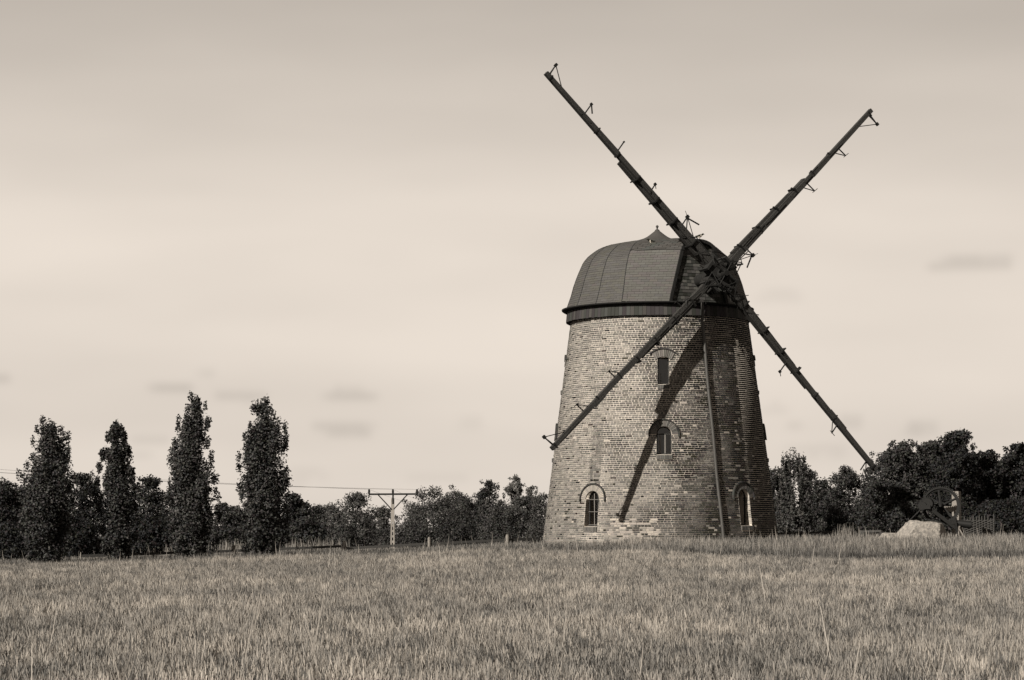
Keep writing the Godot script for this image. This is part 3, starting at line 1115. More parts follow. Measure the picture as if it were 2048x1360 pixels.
func make_downpipe(mill: Node3D) -> void:
	var pipe := hold("downpipe", mill)
	var a0 := deg_to_rad(26.4)
	var a1 := deg_to_rad(22.8)
	var pts := []
	for k in 13:
		var t := k / 12.0
		var y := lerpf(1.1, 9.72, t)
		pts.append(on_wall(lerpf(a0, a1, t), y, .13 + .02 * sin(k * 1.3)))
	var b := MB.new()
	var rad := []
	for q in pts:
		rad.append(.062)
	b.tube(pts, rad, 10)
	part("pipe", b, M.pipe, pipe)
	var upper := MB.new()
	upper.tube([pts[-1], Vector3(sin(a1) * 3.72, 10.05, cos(a1) * 3.72), Vector3(sin(a1 - .01) * 3.76, 10.40, cos(a1 - .01) * 3.76)], [.058, .058, .058], 10)
	part("pipe", upper, M.pipe, pipe)
	for k in 5:
		var t := (k + .5) / 5.0
		var y := lerpf(1.1, 9.72, t)
		var a := lerpf(a0, a1, t)
		var br := MB.new()
		br.rod(on_wall(a, y, -.05), on_wall(a, y, .13), .014)
		br.tube([on_wall(a, y - .02, .13), on_wall(a, y + .02, .13)], [.072, .072], 10)
		part("pipe_bracket", br, M.pipe, pipe)

# ------------------------------------------------------------------ trees

func leaf_mesh(clumps: Array, count: int, size: float, l: float, seed_: int, spread := 0.35, droop := 0.0, upright := 0.0) -> ArrayMesh:
	# clumps: [centre, radii, weight]; leaf-sized faces, denser towards the outside of each clump
	var r := RandomNumberGenerator.new()
	r.seed = seed_
	var total := 0.0
	for q in clumps:
		total += q[2]
	var v := PackedVector3Array()
	var n := PackedVector3Array()
	var c := PackedColorArray()
	var ix := PackedInt32Array()
	v.resize(count * 4)
	n.resize(count * 4)
	c.resize(count * 4)
	ix.resize(count * 6)
	var at := 0
	for q in clumps:
		var many := int(count * q[2] / total)
		var clump_tone := exp(r.randf_range(-.22, .22))
		for k in many:
			if at >= count:
				break
			var dir := Vector3(r.randfn(), r.randfn(), r.randfn()).normalized()
			var rad := pow(r.randf(), 0.42) * (1.0 + r.randfn() * .09)
			var p: Vector3 = q[0] + dir * rad * q[1]
			var out := (dir + Vector3(r.randfn(), r.randfn() + .3, r.randfn()) * .75).normalized()
			var along := Vector3(r.randfn(), r.randfn() * .7 - droop + upright * 2.0, r.randfn())
			along = (along - out * along.dot(out)).normalized()
			var wide := along.cross(out)
			var s := size * r.randf_range(.65, 1.3)
			var tone := tint(l * .55 * clump_tone * exp(r.randf_range(-spread, spread)))
			var i4 := at * 4
			v[i4] = p
			v[i4 + 1] = p + along * s * .5 + wide * s * .34 + out * s * .06
			v[i4 + 2] = p + along * s - out * s * .08
			v[i4 + 3] = p + along * s * .5 - wide * s * .34 + out * s * .06
			for j in 4:
				n[i4 + j] = out
				c[i4 + j] = tone
			var i6 := at * 6
			ix[i6] = i4; ix[i6 + 1] = i4 + 2; ix[i6 + 2] = i4 + 1
			ix[i6 + 3] = i4; ix[i6 + 4] = i4 + 3; ix[i6 + 5] = i4 + 2
			at += 1
	v.resize(at * 4)
	n.resize(at * 4)
	c.resize(at * 4)
	ix.resize(at * 6)
	var am := ArrayMesh.new()
	var arr := []
	arr.resize(Mesh.ARRAY_MAX)
	arr[Mesh.ARRAY_VERTEX] = v
	arr[Mesh.ARRAY_NORMAL] = n
	arr[Mesh.ARRAY_COLOR] = c
	arr[Mesh.ARRAY_INDEX] = ix
	am.add_surface_from_arrays(Mesh.PRIMITIVE_TRIANGLES, arr)
	am.surface_set_material(0, M.leaf)
	return am

func trunk_mesh(height: float, r0: float, limbs: Array, r: RandomNumberGenerator) -> MB:
	var b := MB.new()
	var pts := []
	var rad := []
	for k in 8:
		var t := k / 7.0
		pts.append(Vector3(sin(t * 3.0 + height) * .04 * height * .2, -.15 + t * height, cos(t * 2.3) * .03 * height * .2))
		rad.append(lerpf(r0, r0 * .25, t))
	b.tube(pts, rad, 8)
	for e in limbs:
		var t := r.randf_range(.25, .85)
		var from := Vector3(0, height * t, 0)
		var to: Vector3 = e
		from.y = minf(from.y, to.y - .15)
		from = pts[clampi(int(from.y / height * 7.0), 0, 7)]
		var midp := from.lerp(to, .5) + Vector3(0, -.12, 0)
		b.tube([from, midp, to], [r0 * .38, r0 * .22, r0 * .08], 5)
	return b

func column_tree(px: float, d: float, outline: Array, label: String, seed_: int, leaves: int, tone: float) -> void:
	# outline: rows of [row in the photograph, left, right] from the top down
	var at := spot(px, d)
	var o := thing("columnar_tree", label, "tree", at, "columnar trees in a row at the field edge")
	var r := RandomNumberGenerator.new()
	r.seed = seed_
	var k := d / 4823.0
	var clumps := []
	var limbs := []
	var top: float = high(outline[0][0], d) - at.y
	for i in outline.size():
		var e: Array = outline[i]
		var y: float = high(e[0], d) - at.y - (.24 if i < 3 else .10)
		var mid: float = ((e[1] + e[2]) * .5 - px) * k
		var half: float = (e[2] - e[1]) * .5 * k
		var many := clampi(int(half * 14.0), 3, 14)
		for j in many:
			var a := r.randf() * TAU
			var rr := half * sqrt(r.randf()) * .72
			var cr := maxf(half * r.randf_range(.26, .46), .13)
			var p := Vector3(mid + cos(a) * rr, maxf(y + r.randf_range(-.30, .25), .35), sin(a) * rr)
			clumps.append([p, Vector3(cr, cr * r.randf_range(1.2, 2.1), cr), cr * cr * (1.0 + half)])
			if j % 3 == 0:
				limbs.append(p)
		clumps.append([Vector3(mid, maxf(y, .4), 0), Vector3(half * .62, .34, half * .62), half * half * .5])
		# tufts sticking out of the outline
		for j in 3:
			var sg := -1.0 if r.randf() < .5 else 1.0
			var p := Vector3(mid + sg * half * r.randf_range(.85, 1.02), maxf(y + r.randf_range(-.2, .35), .3), r.randf_range(-.3, .3) * half)
			clumps.append([p, Vector3(.09, .22, .09), .035])
	for j in 4:
		clumps.append([Vector3((outline[0][1] + outline[0][2] - 2.0 * px) * .5 * k + r.randf_range(-.16, .16), top - r.randf_range(.20, .42), r.randf_range(-.12, .12)), Vector3(.10, .24, .10), .05])
	part("trunk", trunk_mesh(top * .9, .11, limbs, r), M.bark, o)
	part("crown", leaf_mesh(clumps, int(leaves * 1.5), .095, tone, seed_ + 1, .7), null, o)

func round_tree(called: String, px: float, py: float, half_px: float, d: float, label: String, category: String, group: String, seed_: int, leaves: int, tone: float, opt := {}) -> void:
	var at := spot(px, d)
	var o := thing(called, label, category, at, group)
	var r := RandomNumberGenerator.new()
	r.seed = seed_
	var top := high(py, d) - at.y
	var half := half_px * 1.18 * d / 4823.0
	var low: float = opt.get("low", .22) * top
	var style: String = opt.get("style", "round")
	var clumps := []
	var limbs := []
	var ch := top - low
	var many: int = opt.get("clumps", 60)
	for i in many:
		var t := pow(r.randf(), .8)                # height in the crown
		var prof: float
		match style:
			"round": prof = sqrt(maxf(1.0 - pow((t - .42) / .60, 2), .02))
			"cone": prof = lerpf(1.0, .12, t)
			"bush": prof = sqrt(maxf(1.0 - pow(t / 1.02, 2), .02))
			_: prof = lerpf(.75, .5, t)
		var a := r.randf() * TAU
		var rr := half * prof * sqrt(r.randf_range(.15, 1.0)) * .82
		var cr := half * r.randf_range(.15, .34) * lerpf(1.0, .8, t)
		var p := Vector3(cos(a) * rr, low + t * (ch - cr * .7), sin(a) * rr)
		var rad := Vector3(cr, cr * r.randf_range(.65, .95), cr)
		if style == "upright":
			rad = Vector3(cr * .34, cr * r.randf_range(1.8, 3.0), cr * .34)
		clumps.append([p, rad, cr * cr])
		if i % 3 == 0:
			limbs.append(p)
	for i in many / 2:                             # sprigs beyond the outline
		var t := r.randf_range(.3, 1.0)
		var prof := sqrt(maxf(1.0 - pow((t - .42) / .62, 2), .02))
		var a := r.randf() * TAU
		clumps.append([Vector3(cos(a) * half * prof * .98, low + t * ch * .99, sin(a) * half * prof * .98), Vector3(half * .09, half * .12, half * .09), half * half * .008])
	clumps.append([Vector3(0, top - half * .16, 0), Vector3(half * .2, half * .18, half * .2), half * half * .03])
	for e in ([[.40, .82, .40, .9], [.66, .58, .26, .35], [.84, .34, .15, .12]] if style != "upright" else [[.35, .8, .36, .7], [.60, .5, .22, .25]]):
		clumps.append([Vector3(0, low + ch * e[0], 0), Vector3(half * e[1], ch * e[2], half * e[1]), half * half * e[3]])
	part("trunk" if category == "tree" else "stems", trunk_mesh(top * .8, clampf(top * .022, .03, .2), limbs, r), M.bark, o)
	part("crown" if category == "tree" else "foliage", leaf_mesh(clumps, int(leaves * 2.2), opt.get("leaf", .12), tone, seed_ + 1, .4, opt.get("droop", 0.0), .8 if style == "upright" else 0.0), null, o)

func make_trees() -> void:
	column_tree(100, 85.0, [[840, 84, 112], [855, 72, 124], [875, 68, 138], [900, 70, 140], [925, 66, 140], [945, 48, 150], [965, 42, 156], [990, 40, 150], [1015, 42, 150], [1040, 44, 152], [1065, 46, 148], [1090, 52, 142], [1108, 60, 130]],
		"broad columnar tree, the leftmost of the four at the field edge", 101, 22000, .05)
	column_tree(234, 86.0, [[850, 224, 244], [868, 214, 250], [890, 210, 256], [912, 204, 260], [935, 199, 262], [960, 198, 266], [985, 200, 270], [1010, 200, 272], [1040, 202, 274], [1070, 204, 272], [1100, 212, 262]],
		"slimmest and lowest columnar tree, second from the left edge", 111, 17000, .05)
	column_tree(387, 87.0, [[794, 380, 396], [810, 374, 410], [830, 362, 416], [852, 353, 422], [875, 350, 418], [897, 346, 420], [920, 341, 430], [945, 337, 434], [970, 335, 437], [1000, 335, 440], [1030, 337, 441], [1060, 341, 438], [1085, 348, 432], [1105, 358, 420]],
		"tallest columnar tree with a double tip, third from the left edge", 121, 24000, .055)
	column_tree(530, 86.0, [[800, 514, 540], [818, 506, 548], [838, 496, 558], [860, 490, 574], [882, 486, 575], [903, 481, 574], [925, 479, 566], [948, 478, 572], [972, 478, 580], [1000, 480, 583], [1030, 481, 582], [1060, 484, 578], [1085, 490, 570], [1100, 498, 556]],
		"columnar tree standing nearest the utility pole, with a gap in its crown", 131, 22000, .05)
	var far := "trees of the wood behind the field"
	var kinds := [
		# name, px, top row, half width, distance, label, seed, leaves, tone, options
		["broadleaf_tree", 8, 958, 62, 118, "dark broad tree cut by the left edge of the picture", 201, 7000, .030, {}],
		["broadleaf_tree", 168, 946, 48, 122, "dark tree filling the gap between the first two columnar trees", 205, 7000, .030, {}],
		["broadleaf_tree", 296, 952, 50, 124, "dark tree filling the gap right of the slimmest columnar tree", 209, 7000, .030, {}],
		["broadleaf_tree", 60, 972, 55, 130, "dark low tree behind the leftmost columnar tree", 213, 5000, .030, {}],
		["broadleaf_tree", 348, 968, 40, 132, "paler tree just showing left of the tallest columnar tree", 217, 5000, .045, {}],
		["broadleaf_tree", 452, 1004, 42, 120, "low tree between the tallest columnar tree and its right neighbour", 221, 6000, .05, {}],
		["broadleaf_tree", 588, 986, 36, 116, "dark tree leaning out right of the last columnar tree", 225, 6000, .035, {}],
		["broadleaf_tree", 634, 1010, 38, 165, "pale low tree between the last columnar tree and the round tree", 229, 5000, .084, {}],
		["broadleaf_tree", 704, 984, 60, 158, "round bushy tree just left of the utility pole", 233, 10000, .077, {"leaf": .13}],
		["broadleaf_tree", 768, 1012, 30, 230, "far tree seen behind the utility pole", 237, 5000, .098, {"leaf": .18}],
		["broadleaf_tree", 868, 970, 72, 160, "large broad tree just right of the utility pole", 241, 11000, .077, {}],
		["broadleaf_tree", 930, 990, 52, 165, "low spreading tree between the broad tree and the dark pine", 245, 6000, .05, {}],
		["pine_tree", 978, 960, 36, 185, "dark pine crown beside the pale birch", 249, 6000, .025, {"leaf": .13}],
		["birch_tree", 1030, 951, 26, 185, "pale birch, the highest crown left of the windmill", 253, 6000, .119, {"leaf": .14, "droop": .6}],
		["birch_tree", 1064, 972, 22, 190, "small pale birch close to the windmill's left side", 257, 4000, .119, {"leaf": .14, "droop": .6}],
		["broadleaf_tree", 1000, 1000, 62, 156, "broad grey bushy tree in front of the birches", 261, 9000, .077, {}],
		["broadleaf_tree", 1086, 985, 40, 156, "tree partly hidden by the left side of the windmill", 265, 6000, .077, {}],
		["willow_tree", 1588, 918, 52, 130, "feathery upright willow just right of the windmill", 269, 11000, .075, {"style": "upright", "clumps": 90, "leaf": .12}],
		["broadleaf_tree", 1545, 955, 36, 136, "tree partly hidden by the right side of the windmill", 273, 6000, .06, {"style": "upright", "clumps": 40}],
		["broadleaf_tree", 1690, 932, 54, 140, "rounded tree below the tip of the lower right sail", 277, 10000, .05, {}],
		["broadleaf_tree", 1762, 905, 44, 136, "tree with a notched crown right of the sail tip", 281, 9000, .055, {}],
		["broadleaf_tree", 1808, 884, 50, 108, "broad crowned tree behind the boulder", 285, 11000, .055, {}],
		["broadleaf_tree", 1862, 882, 40, 112, "tree between the broad crowned one and the tallest dark tree", 289, 8000, .05, {}],
		["broadleaf_tree", 1912, 862, 52, 106, "tallest dark tree above the iron gear wheel", 293, 11000, .032, {}],
		["broadleaf_tree", 1978, 902, 46, 108, "lower dark tree right of the tallest one", 297, 9000, .032, {}],
		["broadleaf_tree", 2038, 888, 46, 107, "dark tree cut by the right edge of the picture", 301, 9000, .032, {}],
		["broadleaf_tree", 1640, 960, 42, 142, "low tree between the willow and the rounded tree", 305, 6000, .05, {}],
		["broadleaf_tree", 118, 962, 44, 128, "dark tree close behind the right flank of the leftmost columnar tree", 321, 6000, .030, {}],
		["broadleaf_tree", 236, 958, 44, 132, "dark tree behind the slimmest columnar tree", 325, 6000, .030, {}],
		["broadleaf_tree", 400, 985, 46, 130, "dark tree hidden behind the tallest columnar tree", 329, 6000, .035, {}],
		["broadleaf_tree", 510, 998, 46, 128, "tree hidden behind the fourth columnar tree", 333, 6000, .04, {}],
		["broadleaf_tree", 664, 1006, 44, 170, "low tree against the left flank of the round tree by the pole", 337, 6000, .070, {}],
		["broadleaf_tree", 738, 1026, 40, 178, "low tree in the gap just left of the pole", 341, 5000, .077, {}],
		["broadleaf_tree", 826, 1004, 46, 172, "sloping left shoulder of the wood right of the pole", 345, 7000, .077, {}],
		["broadleaf_tree", 908, 982, 46, 175, "tree against the right flank of the large broad tree", 349, 7000, .070, {}],
		["broadleaf_tree", 952, 986, 40, 176, "tree just left of the dark pine", 353, 6000, .045, {}],
		["broadleaf_tree", 1048, 990, 46, 165, "tree below the small pale birch", 357, 7000, .070, {}],
		["broadleaf_tree", 1730, 950, 46, 145, "tree behind the tip of the lower right sail", 361, 7000, .045, {}],
		["broadleaf_tree", 1945, 905, 40, 112, "tree in the notch right of the tallest dark tree", 365, 7000, .032, {}],
		["willow_tree", 1552, 935, 44, 140, "feathery willow close against the right side of the windmill", 369, 7000, .06, {"style": "upright", "clumps": 70, "leaf": .12}],
		["willow_tree", 1626, 945, 40, 142, "smaller feathery willow right of the taller one", 373, 7000, .06, {"style": "upright", "clumps": 70, "leaf": .12}],
		["broadleaf_tree", 1662, 975, 52, 148, "low tree in the gap left of the rounded tree", 377, 7000, .05, {}],
		["broadleaf_tree", 1755, 960, 52, 128, "dark tree filling the gap above the small stone", 381, 7000, .045, {}],
		["broadleaf_tree", 30, 965, 60, 134, "dark tree second from the left edge, behind the others", 385, 6000, .03, {}],
		["broadleaf_tree", 610, 1000, 44, 150, "tree in the gap right of the last columnar tree", 389, 7000, .04, {}],
		["broadleaf_tree", 470, 1012, 44, 150, "far low tree between the last two columnar trees", 393, 6000, .045, {}],
	]
	for e in kinds:
		round_tree(e[0], e[1], e[2], e[3], e[4], e[5], "tree", far, e[6], e[7], e[8], e[9])
	var under := "bushes under the trees"
	var bushes := [
		[20, 1040, 70, 104, "dark bush at the foot of the left edge trees", .022],
		[150, 1035, 62, 104, "dark bush between the first and second columnar trees", .022],
		[300, 1030, 62, 104, "dark bush between the second and third columnar trees", .025],
		[455, 1050, 50, 103, "bush between the third and fourth columnar trees", .045],
		[610, 1035, 48, 103, "bush right of the fourth columnar tree", .045],
		[690, 1045, 60, 155, "bush at the foot of the round tree", .063],
		[765, 1048, 60, 168, "bush far behind the foot of the utility pole", .063],
		[830, 1046, 60, 158, "bush behind the middle fence post", .056],
		[905, 1030, 64, 155, "dark bush under the large broad tree", .049],
		[985, 1035, 62, 153, "wide bush behind the fence post nearest the windmill", .063],
		[1068, 1030, 58, 152, "bush against the left side of the windmill", .077],
		[1580, 1020, 64, 132, "bush against the right side of the windmill", .06],
		[1665, 1010, 60, 134, "bush under the rounded tree", .045],
		[1745, 1010, 58, 132, "bush left of the boulder", .035],
		[1825, 1000, 60, 101, "bush behind the boulder", .045],
		[1905, 990, 60, 102, "dark bush behind the gear wheel", .030],
		[1985, 1000, 60, 101, "dark bush behind the woven hurdle", .026],
		[2050, 1000, 56, 101, "dark bush at the right edge", .024],
	]
	var s := 401
	for e in bushes:
		round_tree("bush", e[0], e[1], e[2], e[3], e[4], "bush", under, s, 6000, e[5], {"style": "bush", "low": .05, "clumps": 40, "leaf": .11})
		s += 7

# ------------------------------------------------------------------ fence, pole, yard

func make_fence() -> void:
	var d := 94.0
	var o := thing("wooden_fence", "low weathered post and rail fence along the far edge of the field", "fence", spot(860, d))
	var base := o.position
	# px of the post, distance, row of its top, width in the photograph
	var posts := [[165, 88.0, 1104, 3.0, 0.0], [310, 89.5, 1096, 6.0, .03], [470, 91.0, 1090, 8.0, 0.0], [686, 93.0, 1082, 6.0, .06], [692, 93.0, 1081, 7.0, -.05], [859, 94.0, 1074, 6.5, 0.0], [1014, 95.5, 1069, 8.0, .02]]
	for e in posts:
		var p := spot(e[0], e[1]) - base
		var top: float = high(e[2], e[1]) - base.y
		var w: float = e[3] * .5 / 4823.0 * e[1]
		var b := MB.new()
		var lean := Vector3(e[4], 0, .02)
		b.tube([p - Vector3(0, .3, 0), p + Vector3(0, .1, 0), Vector3(p.x, top - .06, p.z) + lean, Vector3(p.x, top, p.z) + lean], [w * 1.05, w, w * .95, w * .7], 9)
		part("post", b, M.old_wood, o)
	# rails: rows of their ends
	var rails := [[165, 88.0, 1112, 470, 91.0, 1101], [432, 91.0, 1103, 690, 93.0, 1092], [690, 93.0, 1097, 859, 94.0, 1087], [859, 94.0, 1088, 1014, 95.5, 1079], [1014, 95.5, 1080, 1100, 97.0, 1076], [1540, 100.0, 1068, 1760, 99.0, 1062]]
	for e in rails:
		var a := spot(e[0], e[1]) - base
		var z := spot(e[3], e[4]) - base
		a.y = high(e[2], e[1]) - base.y
		z.y = high(e[5], e[4]) - base.y
		var b := MB.new()
		b.bar(a, z, Vector3(0, .048, 0), Vector3(0, 0, .03), 1.1, .9)
		part("rail", b, M.dark_wood, o)
	for e in [[1600, 99.8, 1068], [1700, 99.4, 1064]]:
		var p := spot(e[0], e[1]) - base
		var b := MB.new()
		b.tube([p - Vector3(0, .3, 0), Vector3(p.x, high(e[2] - 4, e[1]) - base.y, p.z)], [.05, .045], 7)
		part("post", b, M.dark_wood, o)

func make_power_line() -> void:
	var d := 150.0
	var k := d / 4823.0
	var foot := spot(786, d)
	var o := thing("utility_pole", "concrete ladder pole with a crossarm and three insulators", "utility pole", foot)
	var Y := func(py: float) -> float: return high(py, d) - foot.y
	var mast := MB.new()
	var top: float = Y.call(984)
	var split: float = Y.call(1043)
	for sg in [-1.0, 1.0]:
		mast.bar(Vector3(sg * .085 * 1.7, -.4, 0), Vector3(sg * .075, split, 0), Vector3(.038, 0, 0), Vector3(0, 0, .10), 1.4, 1.0)
	mast.bar(Vector3(0, split - .05, 0), Vector3(0, top - .4, 0), Vector3(.11, 0, 0), Vector3(0, 0, .10), 1.0, .85)
	part("mast", mast, M.concrete, o)
	var y := .3
	while y < split:
		var rung := MB.new()
		rung.box(Vector3(0, y, 0), Vector3(.10, 0, 0), Vector3(0, .07, 0), Vector3(0, 0, .085))
		part("rung", rung, M.concrete, o)
		y += .33
	var head := MB.new()
	head.bar(Vector3(.02, top - .75, .07), Vector3(.02, Y.call(984), .07), Vector3(.05, 0, 0), Vector3(0, 0, .04))
	part("pole_head", head, M.iron, o)
	var arm := MB.new()
	arm.bar(Vector3((738 - 786) * k, Y.call(989), .12), Vector3((836 - 786) * k, Y.call(988.5), .12), Vector3(0, .055, 0), Vector3(0, 0, .05))
	part("crossarm", arm, M.iron, o)
	for sg in [-1.0, 1.0]:
		var br := MB.new()
		br.rod(Vector3(sg * 30.0 * k, Y.call(989), .12), Vector3(sg * 2.0 * k, Y.call(1019), .1), .04)
		part("brace", br, M.iron, o)
	var tips := []
	for px in [739.0, 786.5, 834.5]:
		var b := MB.new()
		var x: float = (px - 786) * k
		var y0: float = Y.call(989)
		b.lathe(Vector3(x, y0, .12), [[.03, 0], [.03, .06], [.07, .08], [.065, .14], [.075, .16], [.06, .22], [.07, .25], [.045, .31], [0, .33]], 10)
		part("insulator", b, M.ceramic, o)
		tips.append(foot + Vector3(x, y0 + .30, .12))
	# conductors: on to the left towards the next, nearer pole, and away behind to the right
	var ends := [Vector2(-900, 862), Vector2(-830, 884), Vector2(-760, 890)]
	var words := ["topmost thin wire running left from the pole", "middle thin wire running left from the pole", "lowest thin wire running left from the pole"]
	for i in 3:
		var far: Vector3 = Vector3((ends[i].x - 1024) / 4823.0 * 112.0, high(ends[i].y, 112.0), -112.0)
		wire(tips[i], far, .35, words[i])
	var back := ["far wire running right from the left insulator", "far wire running right from the middle insulator", "far wire running right from the right insulator"]
	for i in 3:
		var dd := 300.0
		var far: Vector3 = Vector3((905.0 + i * 22.0 - 1024) / 4823.0 * dd, high(1018.0, dd), -dd)
		wire(tips[i], far, .4, back[i])

func wire(a: Vector3, b: Vector3, sag: float, label: String) -> void:
	var w := MB.new()
	var pts := []
	var rad := []
	for k in 25:
		var t := k / 24.0
		pts.append(a.lerp(b, t) - a - Vector3(0, sag * 4.0 * t * (1.0 - t), 0))
		rad.append(.0055)
	w.tube(pts, rad, 5)
	var o := part(numbered("power_line"), w, M.wire, self)
	o.position = a
	tag(o, label, "power line", "wires of the power line")

func rock(called: String, at: Vector3, rad: Vector3, label: String, seed_: int, cuts: Array) -> void:
	var f := FastNoiseLite.new()
	f.seed = seed_
	f.frequency = 0.7
	f.fractal_octaves = 5
	var b := MB.new()
	var nu := 72
	var nv := 36
	var P := func(i: int, j: int) -> Vector3:
		var th := TAU * i / nu
		var ph := PI * j / nv
		var dir := Vector3(sin(ph) * sin(th), cos(ph), sin(ph) * cos(th))
		var q := dir * (1.0 + .22 * f.get_noise_3dv(dir * 1.6) + .05 * f.get_noise_3dv(dir * 7.0))
		for c in cuts:
			var nn: Vector3 = c[0]
			var over: float = q.dot(nn) - c[1] - .05 * f.get_noise_3dv(dir * 5.0)
			if over > 0.0:
				q -= nn * over * .94
		return q * rad
	for j in nv + 1:
		for i in nu + 1:
			var p: Vector3 = P.call(i, j)
			b.v.append(p)
			var du: Vector3 = P.call(i + 1, j) - P.call(i - 1, j)
			var dv: Vector3 = P.call(i, mini(j + 1, nv)) - P.call(i, maxi(j - 1, 0))
			var nn := dv.cross(du)
			b.n.append(nn.normalized() if nn.length() > 1e-7 else Vector3(0, 1.0 if j < nv / 2 else -1.0, 0))
			b.c.append(Color.WHITE)
	for j in nv:
		for i in nu:
			var k := j * (nu + 1) + i
			for q in [k, k + 1, k + nu + 1, k + 1, k + nu + 2, k + nu + 1]:
				b.ix.append(q)
	var o := part(numbered(called), b, M.stone, self)
	o.position = at
	tag(o, label, "boulder", "boulders in the grass")

func make_yard() -> void:
	var d := 84.0
	var k := d / 4823.0
	var p := spot(1842, d)
	rock("boulder", p + Vector3(0, .02, 0), Vector3(1.08, .89, .80), "large pale boulder in front of the iron gear wheel", 41, [[Vector3(.08, 1, .05).normalized(), .86], [Vector3(.93, .05, .36).normalized(), .70], [Vector3(-.72, .55, .25).normalized(), .78], [Vector3(.1, .2, 1).normalized(), .72]])
	var q := spot(1776, d + .3)
	rock("boulder", q + Vector3(0, .0, 0), Vector3(.44, .46, .36), "small rounded stone left of the large boulder", 47, [[Vector3(0, 1, .1).normalized(), .86]])

	# old mill gearing set up behind the boulder
	d = 86.2
	k = d / 4823.0
	var g := spot(1868, d)
	var X := func(px: float) -> float: return (px - 1868.0) * k
	var Y := func(py: float) -> float: return high(py, d) - g.y
	var mach := thing("mill_gear", "old iron mill gear with a large spoked wheel on splayed legs", "machine", g)
	var turn := deg_to_rad(-14.0)
	var wx := Vector3(cos(turn), 0, -sin(turn))
	var wz := Vector3(sin(turn), 0, cos(turn))
	var c := Vector3(X.call(1880), Y.call(1012), 0)
	var R := 37.5 * k
	var wheel := hold("gear_wheel", mach)
	var rim := MB.new()
	for i in 48:
		var q2 := []
		for zz in [-.06, .06]:
			for e in [[R - .055, i], [R, i], [R, i + 1], [R - .055, i + 1]]:
				var t: float = TAU * e[1] / 48.0
				q2.append(c + (wx * cos(t) + Vector3.UP * sin(t)) * e[0] + wz * zz)
		rim.hexa(q2)
	part("rim", rim, M.rust, wheel)
	var flange := MB.new()
	for i in 48:
		var q2 := []
		for zz in [-.012, .012]:
			for e in [[R - .11, i], [R - .05, i], [R - .05, i + 1], [R - .11, i + 1]]:
				var t: float = TAU * e[1] / 48.0
				q2.append(c + (wx * cos(t) + Vector3.UP * sin(t)) * e[0] + wz * zz)
		flange.hexa(q2)
	part("flange", flange, M.rust, wheel)
	for i in 64:
		var t := TAU * i / 64.0
		var u := wx * cos(t) + Vector3.UP * sin(t)
		var b := MB.new()
		b.box(c + u * (R + .018) + wz * .0, u * .022, wz.cross(u) * .016, wz * .055)
		part("tooth", b, M.rust, wheel)
	for i in 5:
		var t := TAU * i / 5.0 + .45
		var u := wx * cos(t) + Vector3.UP * sin(t)
		var b := MB.new()
		b.bar(c + u * .05, c + u * (R - .09), wz.cross(u) * .045, wz * .022, 1.0, .85)
		b.bar(c + u * .05, c + u * (R - .09), wz.cross(u) * .014, wz * .055, 1.2, .8)
		part("spoke", b, M.rust, wheel)
	var hubm := MB.new()
	hubm.tube([c - wz * .32, c - wz * .1, c + wz * .1, c + wz * .16, c + wz * .42], [.05, .11, .11, .05, .045], 12)
	part("axle", hubm, M.rust, wheel)
	# pinion with its guard in front, to the left
	var pc := Vector3(X.call(1851), Y.call(1008), .25)
	var pin := hold("pinion", mach)
	var PR := 13.0 * k
	var disc := MB.new()
	disc.tube([pc - wz * .06, pc - wz * .05, pc + wz * .05, pc + wz * .07], [PR * .9, PR, PR, PR * .8], 22)
	part("disc", disc, M.rust, pin)
	for i in 24:
		var t := TAU * i / 24.0
		var u := wx * cos(t) + Vector3.UP * sin(t)
		var b := MB.new()
		b.box(pc + u * (PR + .02), u * .03, wz.cross(u) * .014, wz * .05)
		part("tooth", b, M.rust, pin)
	var guard := MB.new()
	guard.tube([pc + wx * -.18 + wz * .02 + Vector3(0, -.08, 0), pc + wx * -.18 + wz * .14 + Vector3(0, -.08, 0)], [.17, .15], 14)
	guard.box(pc + wx * -.05 + Vector3(0, -.12, 0) + wz * .1, wx * .16, Vector3(0, .07, 0), wz * .05)
	part("bearing", guard, M.rust, pin)
	# legs of the frame
	for e in [[1836, 1020, 1793, 1062, .045], [1856, 1018, 1906, 1056, .055], [1906, 1046, 1910, 1080, .05], [1793, 1060, 1788, 1084, .045]]:
		var b := MB.new()
		b.bar(Vector3(X.call(e[0]), Y.call(e[1]), .28), Vector3(X.call(e[2]), Y.call(e[3]), .22), Vector3(.03, e[4], 0), Vector3(0, 0, .05))
		part("leg", b, M.rust, mach)
	var rear := MB.new()
	rear.bar(c - wz * .3, Vector3(c.x + .1, -.1, -.45), Vector3(.05, 0, 0), Vector3(0, 0, .05))
	part("leg", rear, M.rust, mach)
	var bear := MB.new()
	bear.box(Vector3(X.call(1902), Y.call(1044), .2), Vector3(.09, 0, 0), Vector3(0, .08, 0), Vector3(0, 0, .09))
	part("bearing", bear, M.rust, mach)
	# trough to the right, on a pair of wooden legs
	var tr := MB.new()
	var t0 := Vector3(X.call(1908), Y.call(1046), .1)
	var t1 := Vector3(X.call(1936), Y.call(1050), .25)
	tr.tube([t0 - Vector3(.02, 0, 0), t0, t1, t1 + Vector3(.05, -.01, 0)], [.07, .11, .14, .05], 12)
	part("drum", tr, M.iron, mach)
	for e in [[1912, 1056, 1926, 1078], [1914, 1052, 1902, 1080]]:
		var b := MB.new()
		b.bar(Vector3(X.call(e[0]), Y.call(e[1]), .2), Vector3(X.call(e[2]), Y.call(e[3]) - .05, .3), Vector3(.025, 0, 0), Vector3(0, 0, .04))
		part("strut", b, M.old_wood, mach)

	# square timber post behind the wheel, with a short cross piece
	var pd := 87.2
	var pp := spot(1911, pd)
	var post := thing("timber_post", "thick squared timber post behind the gear wheel", "post", pp)
	var b2 := MB.new()
